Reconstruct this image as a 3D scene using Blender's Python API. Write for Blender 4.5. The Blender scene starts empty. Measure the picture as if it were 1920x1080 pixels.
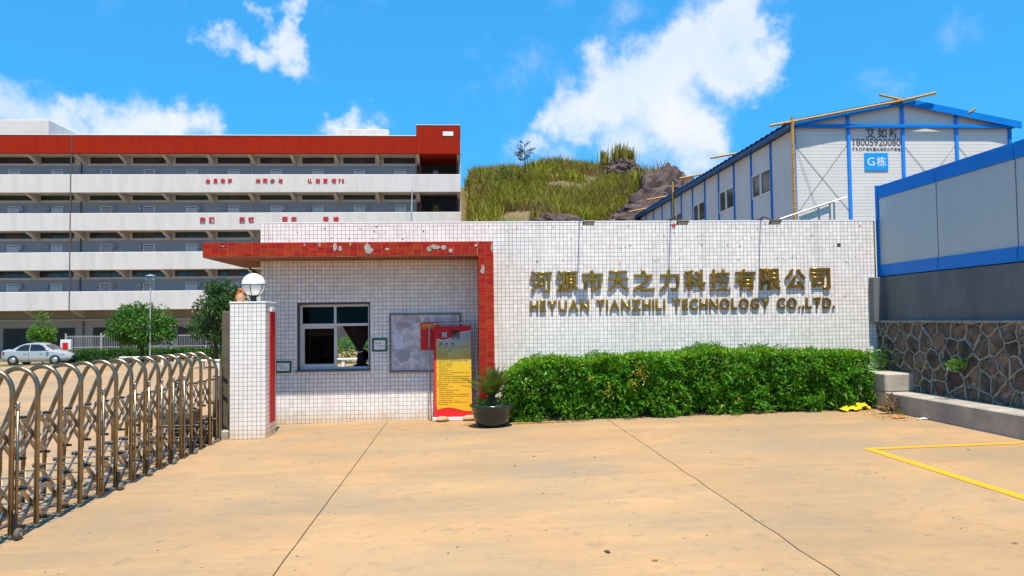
import bpy, math, random
import numpy as np
from mathutils import Vector, Matrix
random.seed(7); rng = np.random.default_rng(7)
scene = bpy.context.scene
COL = scene.collection
R = math.radians

# ------------------------------------------------------------------ camera
F = 1450.0                                   # focal length in pixels of the 1920 px wide photograph
PSI = math.atan(94 / F); TH = R(2.4); RO = .0125
EYE = Vector((0, 0, 1.6))
fw = Vector((math.sin(PSI) * math.cos(TH), math.cos(PSI) * math.cos(TH), math.sin(TH)))
rh = Vector((math.cos(PSI), -math.sin(PSI), 0)); uh = rh.cross(fw)
rt = rh * math.cos(RO) - uh * math.sin(RO); up = rt.cross(fw)
cd = bpy.data.cameras.new('camera'); cam = bpy.data.objects.new('camera', cd); COL.objects.link(cam)
cd.sensor_width = 36; cd.lens = F / 1920 * 36; cd.clip_end = 5000; cd.clip_start = .05
M4 = Matrix((rt, up, -fw)).transposed().to_4x4(); M4.translation = EYE
cam.matrix_world = M4
scene.camera = cam
def ray(x, y): return fw + rt * ((x - 960) / F) - up * ((y - 540) / F)
def onY(x, y, Y): d = ray(x, y); return EYE + d * (Y / d.y)
def onX(x, y, X): d = ray(x, y); return EYE + d * (X / d.x)

# ------------------------------------------------------------------ light
SUN = Vector((.15, -1, 2.78)).normalized()
EL = math.asin(SUN.z); AZ = math.atan2(SUN.x, SUN.y)
sl = bpy.data.lights.new('sun', 'SUN'); sl.energy = 5.0; sl.angle = R(.53); sl.color = (1, .915, .77)
so = bpy.data.objects.new('sun', sl); COL.objects.link(so)
so.rotation_euler = (-SUN).to_track_quat('-Z', 'Y').to_euler(); so.location = (5, -10, 30)
w = bpy.data.worlds.new('World'); scene.world = w; w.use_nodes = True
wt = w.node_tree; wt.nodes.clear(); WN = wt.nodes.new; WL = wt.links.new
sky = WN('ShaderNodeTexSky'); sky.sky_type = 'NISHITA'; sky.sun_disc = False
sky.sun_elevation = EL; sky.sun_rotation = AZ; sky.air_density = 1.0; sky.dust_density = .25; sky.ozone_density = 2.5
gm0 = WN('ShaderNodeGamma'); gm0.inputs['Gamma'].default_value = .42; WL(sky.outputs[0], gm0.inputs['Color'])
hs = WN('ShaderNodeMix'); hs.data_type = 'RGBA'; hs.blend_type = 'MULTIPLY'; hs.inputs[0].default_value = 1; hs.inputs[7].default_value = (.32, 1.77, 3.2, 1)
WL(gm0.outputs[0], hs.inputs[6])
SKY_STRENGTH = .11
tc = WN('ShaderNodeTexCoord')
nz = WN('ShaderNodeTexNoise'); nz.inputs['Scale'].default_value = 9; nz.inputs['Detail'].default_value = 14; nz.inputs['Roughness'].default_value = .62
nz.inputs['Distortion'].default_value = .25
WL(tc.outputs['Generated'], nz.inputs['Vector'])
nz2 = WN('ShaderNodeTexNoise'); nz2.inputs['Scale'].default_value = 5; nz2.inputs['Detail'].default_value = 3
WL(tc.outputs['Generated'], nz2.inputs['Vector'])
wn1 = WN('ShaderNodeTexNoise'); wn1.inputs['Scale'].default_value = 13; wn1.inputs['Detail'].default_value = 10; wn1.inputs['Roughness'].default_value = .62
WL(tc.outputs['Generated'], wn1.inputs['Vector'])
wsb = WN('ShaderNodeVectorMath'); wsb.operation = 'SUBTRACT'; wsb.inputs[1].default_value = (.5, .5, .5); WL(wn1.outputs['Color'], wsb.inputs[0])
wma = WN('ShaderNodeVectorMath'); wma.operation = 'MULTIPLY_ADD'; wma.inputs[1].default_value = (.13, .13, .13); WL(wsb.outputs[0], wma.inputs[0]); WL(tc.outputs['Generated'], wma.inputs[2])
# cumulus clouds: directions (from photograph pixels, plus others round the sky) with angular radii
CLD = [(372, 52, 32, .5), (410, 62, 42, .72), (450, 90, 42, .78), (492, 104, 42, .78), (540, 92, 48, .8), (525, 55, 42, .78), (538, 25, 36, .75), (478, 14, 28, .6),
       (0, 195, 75, .7), (60, 240, 70, .7), (130, 228, 62, .8), (190, 232, 62, .8), (250, 232, 60, .75), (310, 222, 62, .8), (372, 222, 50, .7), (410, 244, 46, .7),
       (1028, 218, 44, .75), (1080, 208, 72, .9), (1150, 190, 92, .9), (1230, 150, 100, 1), (1130, 122, 55, .6), (1290, 90, 98, 1.05), (1350, 62, 80, 1.05), (1385, 115, 85, .95), (1432, 122, 58, .9),
       (1260, 225, 95, .85), (1180, 262, 85, .75), (1318, 255, 70, .8), (1010, 275, 50, .6), (1060, 282, 50, .5), (1280, 312, 75, .7), (1340, 285, 45, .6),
       (1060, -10, 70, .42), (1160, -5, 70, .38), (1290, -12, 80, .38), (1400, -15, 60, .4), (620, 242, 46, .75), (680, 240, 40, .75), (590, 250, 26, .6)]
CL = [(ray(x, y).normalized(), r / F, a) for x, y, r, a in CLD]
for k in range(10):
    az = R(55 + k * 27 + 8 * math.sin(k * 5)); el = R(9 + 14 * abs(math.sin(k * 2.3)))
    for j in range(2):
        a2 = az + R(4.5 * j - 4); e2 = el + R(1.6 * math.sin(k + 2 * j))
        CL.append((Vector((math.sin(a2) * math.cos(e2), math.cos(a2) * math.cos(e2), math.sin(e2))), .075 - .012 * j, .85))
acc = None
for d, r, a in CL:
    vd = WN('ShaderNodeVectorMath'); vd.operation = 'DISTANCE'; vd.inputs[1].default_value = d
    WL(wma.outputs[0], vd.inputs[0])
    mr = WN('ShaderNodeMapRange'); mr.interpolation_type = 'SMOOTHSTEP'
    mr.inputs['From Min'].default_value = 0; mr.inputs['From Max'].default_value = r * 1.45
    mr.inputs['To Min'].default_value = a; mr.inputs['To Max'].default_value = 0
    WL(vd.outputs['Value'], mr.inputs['Value'])
    if acc is None: acc = mr.outputs[0]
    else:
        mx = WN('ShaderNodeMath'); mx.operation = 'SMOOTH_MAX'; mx.inputs[2].default_value = .3
        WL(acc, mx.inputs[0]); WL(mr.outputs[0], mx.inputs[1]); acc = mx.outputs[0]
def wmath(op, a, b):
    n = WN('ShaderNodeMath'); n.operation = op
    for i, v in enumerate((a, b)):
        if isinstance(v, (int, float)): n.inputs[i].default_value = v
        else: WL(v, n.inputs[i])
    return n.outputs[0]
dens = wmath('ADD', acc, wmath('MULTIPLY', wmath('SUBTRACT', nz.outputs[0], .5), .9))
cov = WN('ShaderNodeMapRange'); cov.interpolation_type = 'SMOOTHSTEP'
cov.inputs['From Min'].default_value = .24; cov.inputs['From Max'].default_value = .80
cov.inputs['To Max'].default_value = .97
WL(dens, cov.inputs['Value'])
shd = WN('ShaderNodeMapRange'); shd.inputs['From Min'].default_value = .32; shd.inputs['From Max'].default_value = .62
WL(wmath('ADD', wmath('MULTIPLY', nz.outputs[0], .55), wmath('MULTIPLY', nz2.outputs[0], .45)), shd.inputs['Value'])
ccol = WN('ShaderNodeMix'); ccol.data_type = 'RGBA'
ccol.inputs[6].default_value = (3.7, 4.8, 6.4, 1); ccol.inputs[7].default_value = (5.8, 5.9, 6.2, 1)
WL(shd.outputs[0], ccol.inputs[0])
cm = WN('ShaderNodeMix'); cm.data_type = 'RGBA'
WL(cov.outputs[0], cm.inputs[0]); WL(hs.outputs[2], cm.inputs[6]); WL(ccol.outputs[2], cm.inputs[7])
bg = WN('ShaderNodeBackground'); bg.inputs['Strength'].default_value = SKY_STRENGTH
WL(cm.outputs[2], bg.inputs['Color'])
w.cycles.sampling_method = 'MANUAL'; w.cycles.sample_map_resolution = 256
wo = WN('ShaderNodeOutputWorld'); WL(bg.outputs[0], wo.inputs['Surface'])
vs = scene.view_settings; vs.view_transform = 'Standard'; vs.look = 'None'; vs.exposure = .6; vs.gamma = 1
scene.cycles.max_bounces = 8; scene.cycles.diffuse_bounces = 4; scene.cycles.transparent_max_bounces = 12
scene.cycles.caustics_reflective = False; scene.cycles.caustics_refractive = False

# ------------------------------------------------------------------ materials
MATS = {}
def mat(name, col, col2=None, scale=4, rough=.7, metal=0, bump=0, bscale=None, island=0, spec=.5, stretch=(1, 1, 1), detail=6, ramp=(.35, .65), coords='Object', hue_isl=0, objrand=False):
    m = bpy.data.materials.new(name); m.use_nodes = True; t = m.node_tree; N = t.nodes.new; L = t.links.new
    b = t.nodes['Principled BSDF']; b.inputs['Roughness'].default_value = rough; b.inputs['Metallic'].default_value = metal
    b.inputs['Specular IOR Level'].default_value = spec
    c = tuple(col) + (1,); out = None
    tcn = N('ShaderNodeTexCoord'); mp = N('ShaderNodeMapping'); mp.inputs['Scale'].default_value = stretch
    L(tcn.outputs[coords], mp.inputs['Vector'])
    if col2 is not None:
        n = N('ShaderNodeTexNoise'); n.inputs['Scale'].default_value = scale; n.inputs['Detail'].default_value = detail; n.inputs['Roughness'].default_value = .6
        L(mp.outputs[0], n.inputs['Vector'])
        rp = N('ShaderNodeMapRange'); rp.inputs['From Min'].default_value = ramp[0]; rp.inputs['From Max'].default_value = ramp[1]; L(n.outputs[0], rp.inputs['Value'])
        mx = N('ShaderNodeMix'); mx.data_type = 'RGBA'; mx.inputs[6].default_value = c; mx.inputs[7].default_value = tuple(col2) + (1,)
        L(rp.outputs[0], mx.inputs[0]); out = mx.outputs[2]
    if island:
        g = N('ShaderNodeNewGeometry'); hv = N('ShaderNodeHueSaturation')
        a = N('ShaderNodeMapRange'); a.inputs['To Min'].default_value = 1 - island; a.inputs['To Max'].default_value = 1 + island
        if objrand: g = N('ShaderNodeObjectInfo')
        RN = g.outputs['Random' if objrand else 'Random Per Island']
        L(RN, a.inputs['Value']); L(a.outputs[0], hv.inputs['Value'])
        if hue_isl:
            a2 = N('ShaderNodeMapRange'); a2.inputs['To Min'].default_value = .5 - hue_isl; a2.inputs['To Max'].default_value = .5 + hue_isl
            mu = N('ShaderNodeMath'); mu.operation = 'MULTIPLY'; mu.inputs[1].default_value = 7.31; fr = N('ShaderNodeMath'); fr.operation = 'FRACT'
            L(RN, mu.inputs[0]); L(mu.outputs[0], fr.inputs[0]); L(fr.outputs[0], a2.inputs['Value']); L(a2.outputs[0], hv.inputs['Hue'])
        if out is None: hv.inputs['Color'].default_value = c
        else: L(out, hv.inputs['Color'])
        out = hv.outputs[0]
    if out is None: b.inputs['Base Color'].default_value = c
    else: L(out, b.inputs['Base Color'])
    if bump:
        n2 = N('ShaderNodeTexNoise'); n2.inputs['Scale'].default_value = bscale or scale * 6; n2.inputs['Detail'].default_value = 5
        L(mp.outputs[0], n2.inputs['Vector'])
        bp = N('ShaderNodeBump'); bp.inputs['Strength'].default_value = bump; bp.inputs['Distance'].default_value = .02
        L(n2.outputs[0], bp.inputs['Height']); L(bp.outputs[0], b.inputs['Normal'])
    MATS[name] = m; return m
def leafmat(name, col, col2, island=.35, hue=.03, rough=.45, trans=.35, scale=1.3):
    m = mat(name, col, col2, scale=scale, rough=rough, island=island, hue_isl=hue)
    t = m.node_tree; b = t.nodes['Principled BSDF']; o = t.nodes['Material Output']
    tr = t.nodes.new('ShaderNodeBsdfTranslucent'); mx = t.nodes.new('ShaderNodeMixShader'); mx.inputs[0].default_value = trans
    src = b.inputs['Base Color'].links[0].from_socket
    t.links.new(src, tr.inputs['Color']); t.links.new(b.outputs[0], mx.inputs[1]); t.links.new(tr.outputs[0], mx.inputs[2]); t.links.new(mx.outputs[0], o.inputs['Surface'])
    return m
def glassmat(name, tint=(.9, .95, .95), refl=.12):
    m = bpy.data.materials.new(name); m.use_nodes = True; t = m.node_tree; t.nodes.clear()
    tr = t.nodes.new('ShaderNodeBsdfTransparent'); tr.inputs[0].default_value = tint + (1,)
    gl = t.nodes.new('ShaderNodeBsdfGlossy'); gl.inputs['Roughness'].default_value = .02
    fr = t.nodes.new('ShaderNodeFresnel'); fr.inputs[0].default_value = 1.25
    ad = t.nodes.new('ShaderNodeMath'); ad.operation = 'ADD'; ad.inputs[1].default_value = refl; t.links.new(fr.outputs[0], ad.inputs[0])
    mx = t.nodes.new('ShaderNodeMixShader'); t.links.new(ad.outputs[0], mx.inputs[0]); t.links.new(tr.outputs[0], mx.inputs[1]); t.links.new(gl.outputs[0], mx.inputs[2])
    o = t.nodes.new('ShaderNodeOutputMaterial'); t.links.new(mx.outputs[0], o.inputs[0]); return m

# tiles get a rain / splash stain of their own (a brown fringe at the foot) on top of the glaze
def tilemat(name, col, island, stain, zfoot, rough=.28):
    m = mat(name, col, tuple(c * .93 for c in col), scale=1.1, rough=rough, island=island, hue_isl=.01)
    t = m.node_tree; N = t.nodes.new; L = t.links.new; b = t.nodes['Principled BSDF']
    src = b.inputs['Base Color'].links[0].from_socket
    g = N('ShaderNodeNewGeometry'); sx = N('ShaderNodeSeparateXYZ'); L(g.outputs['Position'], sx.inputs[0])
    n = N('ShaderNodeTexNoise'); n.inputs['Scale'].default_value = 3.5; n.inputs['Detail'].default_value = 6; L(g.outputs['Position'], n.inputs['Vector'])
    mp = N('ShaderNodeMapRange'); mp.inputs['From Min'].default_value = zfoot; mp.inputs['From Max'].default_value = zfoot + .26; mp.inputs['To Min'].default_value = 1; mp.inputs['To Max'].default_value = 0
    L(sx.outputs['Z'], mp.inputs['Value'])
    mu = N('ShaderNodeMath'); mu.operation = 'MULTIPLY'; L(mp.outputs[0], mu.inputs[0]); L(n.outputs[0], mu.inputs[1])
    mu2 = N('ShaderNodeMath'); mu2.operation = 'MULTIPLY'; mu2.inputs[1].default_value = 1.25; mu2.use_clamp = True; L(mu.outputs[0], mu2.inputs[0])
    mx = N('ShaderNodeMix'); mx.data_type = 'RGBA'; mx.inputs[7].default_value = stain + (1,); L(mu2.outputs[0], mx.inputs[0]); L(src, mx.inputs[6])
    # faint vertical run marks
    mp2 = N('ShaderNodeMapping'); mp2.inputs['Scale'].default_value = (5, 1, .35); L(g.outputs['Position'], mp2.inputs['Vector'])
    n3 = N('ShaderNodeTexNoise'); n3.inputs['Scale'].default_value = 1.6; n3.inputs['Detail'].default_value = 7; L(mp2.outputs[0], n3.inputs['Vector'])
    r3 = N('ShaderNodeMapRange'); r3.inputs['From Min'].default_value = .55; r3.inputs['From Max'].default_value = .8; r3.inputs['To Max'].default_value = .5; L(n3.outputs[0], r3.inputs['Value'])
    mx2 = N('ShaderNodeMix'); mx2.data_type = 'RGBA'; mx2.inputs[7].default_value = (.5, .46, .40, 1); L(r3.outputs[0], mx2.inputs[0]); L(mx.outputs[2], mx2.inputs[6])
    L(mx2.outputs[2], b.inputs['Base Color']); return m

m_tile = tilemat('white_glazed_tile', (.84, .795, .76), .085, (.52, .33, .12), -.06)
m_grout = mat('dark_grout', (.07, .07, .075), rough=.9)
m_red = mat('red_brick_tile', (.36, .024, .004), (.28, .016, .003), scale=5, rough=.5, spec=.25, island=.16, hue_isl=.008)
m_redgrout = mat('pale_red_grout', (.42, .19, .10), (.32, .08, .04), scale=6, rough=.9)
m_render = mat('bare_render', (.46, .42, .37), (.27, .22, .19), scale=16, rough=.95, bump=.5)
def concrete_ground():
    m = mat('tan_concrete', (.43, .262, .122), (.355, .216, .104), scale=.55, rough=.85, bump=.22, bscale=55, coords='Object')
    t = m.node_tree; N = t.nodes.new; L = t.links.new; b = t.nodes['Principled BSDF']; src = b.inputs['Base Color'].links[0].from_socket
    g = N('ShaderNodeNewGeometry')
    def layer(src, sc, detail, stretch, lo, hi, amt, col):
        mp = N('ShaderNodeMapping'); mp.inputs['Scale'].default_value = stretch; L(g.outputs['Position'], mp.inputs['Vector'])
        n = N('ShaderNodeTexNoise'); n.inputs['Scale'].default_value = sc; n.inputs['Detail'].default_value = detail; n.inputs['Roughness'].default_value = .62; L(mp.outputs[0], n.inputs['Vector'])
        r = N('ShaderNodeMapRange'); r.inputs['From Min'].default_value = lo; r.inputs['From Max'].default_value = hi; r.inputs['To Max'].default_value = amt; L(n.outputs[0], r.inputs['Value'])
        mx = N('ShaderNodeMix'); mx.data_type = 'RGBA'; mx.inputs[7].default_value = col + (1,); L(r.outputs[0], mx.inputs[0]); L(src, mx.inputs[6]); return mx.outputs[2]
    src = layer(src, .8, 8, (.5, 1.2, 1), .46, .70, .65, (.23, .185, .12))
    src = layer(src, 2.2, 8, (.35, 2.2, 1), .52, .8, .5, (.47, .285, .14))
    src = layer(src, 7, 8, (1, 1, 1), .57, .74, .65, (.18, .14, .09))
    src = layer(src, 1.1, 7, (1, 1, 1), .60, .72, .45, (.44, .27, .12))
    src = layer(src, 30, 4, (.25, 1.4, 1), .55, .75, .4, (.20, .15, .09))
    src = layer(src, .35, 6, (1, 1, 1), .47, .62, .6, (.27, .205, .13))
    src = layer(src, 14, 3, (.12, 2.5, 1), .56, .72, .35, (.48, .30, .155))
    src = layer(src, 60, 2, (1, 1, 1), .62, .8, .3, (.48, .32, .18))
    src = layer(src, .55, 9, (.25, 1, 1), .50, .66, .5, (.215, .165, .105))
    src = layer(src, 2.6, 9, (1, 1, 1), .60, .70, .55, (.20, .15, .095))
    src = layer(src, 4.5, 6, (1, 1, 1), .66, .72, .6, (.36, .17, .06))
    oi = N('ShaderNodeObjectInfo'); mr = N('ShaderNodeMapRange'); mr.inputs['To Min'].default_value = .95; mr.inputs['To Max'].default_value = 1.04
    L(oi.outputs['Random'], mr.inputs['Value']); hv = N('ShaderNodeHueSaturation'); L(mr.outputs[0], hv.inputs['Value']); L(src, hv.inputs['Color'])
    L(hv.outputs[0], b.inputs['Base Color']); return m
m_conc = concrete_ground()
m_soil = mat('brown_soil', (.13, .085, .045), (.2, .14, .08), scale=5, rough=1, bump=.8)
m_joint = mat('dark_joint_soil', (.19, .13, .075), (.25, .17, .095), scale=3, rough=1)
m_yellow = mat('yellow_road_paint', (.80, .33, .002), (.62, .29, .03), scale=14, rough=.7, ramp=(.5, .75))
m_kerb = mat('weathered_grey_cement', (.43, .385, .32), (.28, .25, .215), scale=2.2, rough=.9, bump=.35)
m_cwall = mat('dark_grey_cement_render', (.15, .16, .17), (.10, .105, .115), scale=1.4, rough=.9, bump=.25, stretch=(1, 1, .4))
m_mortar = mat('grey_mortar', (.34, .32, .27), (.20, .185, .155), scale=8, rough=.95, bump=.5)
m_stone = mat('brown_rubble_stone', (.155, .112, .078), (.055, .045, .037), scale=5, rough=.9, bump=1.0, bscale=16, island=.45, hue_isl=.02, objrand=True, detail=10, ramp=(.4, .6))
m_hpanel = mat('pale_grey_hoarding_sheet', (.43, .49, .50), (.37, .43, .455), scale=.9, rough=.55, stretch=(1, 1, .3))
m_blue = mat('bright_blue_enamel', (.001, .20, .66), (.001, .175, .58), scale=2, rough=.5, spec=.2)
m_lblue = mat('light_blue_enamel', (.01, .24, .80), rough=.4)
m_roofb = mat('blue_roof_sheet', (.012, .10, .30), (.02, .13, .34), scale=2, rough=.5)
m_wpanel = mat('white_sandwich_panel', (.70, .67, .63), (.64, .61, .58), scale=.8, rough=.5)
m_bamboo = mat('yellow_bamboo', (.55, .30, .04), (.42, .2, .03), scale=6, rough=.6)
m_steel = mat('stainless_steel', (.36, .29, .20), (.24, .18, .11), scale=9, rough=.33, metal=1, bump=.02)
m_steelp = mat('stainless_flat_bar', (.48, .45, .41), (.32, .28, .23), scale=9, rough=.35, metal=1)
m_black = mat('black_plastic', (.015, .015, .017), rough=.5)
m_rubber = mat('grey_rubber', (.11, .10, .085), rough=.8)
m_rust = mat('rusty_steel', (.16, .06, .025), (.09, .04, .02), scale=12, rough=.8)
m_brown = mat('brown_dusty_sheet', (.13, .10, .06), (.09, .07, .045), scale=5, rough=.7)
m_alu = mat('white_aluminium', (.62, .63, .64), (.55, .56, .58), scale=3, rough=.4)
m_gold = mat('gold_titanium', (.44, .25, .035), (.30, .165, .02), scale=7, rough=.26, metal=.72, bump=.06, bscale=9)
m_goldside = m_gold
m_globe = mat('opal_white_globe', (.82, .82, .80), rough=.25)
m_orange = mat('orange_plastic', (.75, .16, .01), rough=.4)
m_greyp = mat('grey_plastic', (.35, .36, .37), rough=.5)
m_redcloth = mat('red_banner_cloth', (.62, .004, .006), (.55, .004, .005), scale=3, rough=.7)
m_potg = mat('dark_green_glaze', (.012, .028, .022), (.02, .035, .03), scale=4, rough=.22)
m_ygrad = None
m_paper = mat('pale_paper', (.62, .64, .78), (.55, .57, .72), scale=4, rough=.8)
m_white = mat('white_paint', (.76, .76, .74), (.7, .7, .68), scale=3, rough=.6)
m_green = mat('green_paint', (.008, .10, .035), rough=.5)
m_ink = mat('black_ink', (.02, .02, .022), rough=.7)
m_darkink = mat('dark_grey_paint', (.06, .065, .075), (.12, .12, .13), scale=9, rough=.7)
m_brownink = mat('brown_ink', (.12, .07, .015), rough=.7)
m_redink = mat('red_paint', (.55, .012, .012), rough=.6)
m_redposter = mat('red_poster_paper', (.60, .010, .008), rough=.6)
m_yellowink = mat('yellow_ink', (.85, .42, .02), rough=.6)
m_board = mat('grey_board_torn_paper', (.60, .575, .60), (.40, .385, .42), scale=7, rough=.9, ramp=(.44, .56), detail=10, bump=.3)
m_boardframe = mat('weathered_brown_frame', (.22, .19, .17), (.15, .12, .10), scale=9, rough=.6)
m_curtain = mat('dark_maroon_curtain', (.020, .010, .010), rough=.9)
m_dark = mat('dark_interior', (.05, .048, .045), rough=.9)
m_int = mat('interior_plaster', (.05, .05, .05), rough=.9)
m_glass = glassmat('clear_glass', (.22, .25, .25), .0)
m_darkglass = mat('dark_window_glass', (.018, .022, .024), (.035, .045, .045), scale=.5, rough=.12, spec=.8)
m_bronze = mat('dark_bronze_frame', (.035, .03, .025), rough=.5)
m_facw = mat('white_tiled_parapet', (.64, .60, .565), (.53, .50, .465), scale=.8, rough=.6, bump=.05, stretch=(1.6, 1, .25), ramp=(.45, .75))
m_facin = mat('cream_corridor_wall', (.66, .63, .59), (.6, .57, .54), scale=.6, rough=.8)
m_facg = mat('blue_grey_dado_paint', (.33, .34, .37), (.30, .31, .34), scale=.6, rough=.7)
m_facsoff = mat('grey_soffit', (.56, .52, .47), (.48, .45, .40), scale=.7, rough=.9)
m_factan = mat('tan_ground_floor_wall', (.42, .36, .31), (.37, .32, .27), scale=.7, rough=.85)
m_facred = mat('red_mosaic_band', (.34, .016, .002), (.28, .014, .002), scale=.9, rough=.8, spec=.15, stretch=(3, 1, .4))
m_maroon = mat('maroon_column_tile', (.10, .015, .012), rough=.6)
m_door = mat('pale_door', (.62, .63, .66), (.50, .44, .44), scale=.16, rough=.5)
m_pipe = mat('dark_drain_pipe', (.09, .075, .07), rough=.6)
m_carp = mat('silver_car_paint', (.50, .51, .51), rough=.25, metal=.45)
m_carglass = mat('tinted_car_glass', (.012, .014, .016), rough=.06, spec=.8)
m_tyre = mat('tyre_rubber', (.02, .02, .02), rough=.8)
m_rim = mat('alloy_rim', (.5, .5, .5), rough=.3, metal=.7)
m_lampred = mat('red_tail_lamp', (.4, .01, .01), rough=.2)
m_lampclear = mat('clear_head_lamp', (.5, .52, .55), rough=.1, metal=.3)
m_plate = mat('blue_number_plate', (.01, .05, .35), rough=.4)
m_hillsoil = mat('hill_soil', (.17, .115, .065), (.11, .10, .03), scale=.35, rough=1, bump=.8, bscale=2.5, ramp=(.42, .58))
m_mound = mat('purple_brown_earth', (.14, .09, .082), (.055, .038, .036), scale=1.1, rough=1, bump=1.0, bscale=3.5)
m_bark = mat('brown_bark', (.09, .06, .04), (.05, .035, .025), scale=12, rough=.95, bump=.6)
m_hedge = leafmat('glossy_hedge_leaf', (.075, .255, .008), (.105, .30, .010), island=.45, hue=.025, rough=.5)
m_hedgetop = leafmat('fresh_sunlit_hedge_leaf', (.15, .34, .010), (.19, .40, .014), island=.4, hue=.025, rough=.5)  # lighter new growth, with sunlight on the hedge top also painted into the colour
m_hedgey = leafmat('yellowed_leaf', (.42, .33, .03), (.3, .28, .04), island=.3, hue=.02)
m_tree = leafmat('mid_green_tree_leaf', (.07, .20, .014), (.045, .14, .012), island=.4, hue=.02)
m_treed = leafmat('dark_green_tree_leaf', (.045, .12, .014), (.03, .085, .012), island=.4, hue=.02)
m_treey = leafmat('bright_young_leaf', (.10, .26, .014), (.08, .2, .012), island=.3, hue=.02)
m_grass = leafmat('olive_tall_grass', (.31, .32, .011), (.20, .135, .020), island=.5, hue=.03, rough=.6, scale=.33)
m_grassdry = leafmat('dry_reed_grass', (.33, .215, .085), (.20, .145, .05), island=.35, hue=.02, rough=.7)
m_pine = leafmat('dark_pine_needle', (.035, .085, .028), (.025, .06, .02), island=.3, hue=.02, rough=.6)
m_cycad = leafmat('cycad_leaflet', (.11, .16, .02), (.06, .11, .015), island=.4, hue=.03, rough=.4)
m_skin = mat('skin', (.4, .24, .17), rough=.6)
m_hair = mat('black_hair', (.01, .009, .009), rough=.6)
m_shirt = mat('navy_shirt', (.01, .014, .05), rough=.8)
m_ycloth = mat('yellow_crumpled_cloth', (.72, .50, .004), rough=.8)
m_dryleaf = mat('dry_orange_leaf', (.45, .18, .02), (.25, .09, .02), scale=20, rough=.8)
m_strawstuff = mat('yellow_straw_litter', (.42, .27, .05), (.25, .15, .04), scale=30, rough=.9)
m_boulder = mat('pale_rough_rock', (.52, .36, .22), (.36, .24, .14), scale=6, rough=.9, bump=.7, bscale=12)

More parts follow.
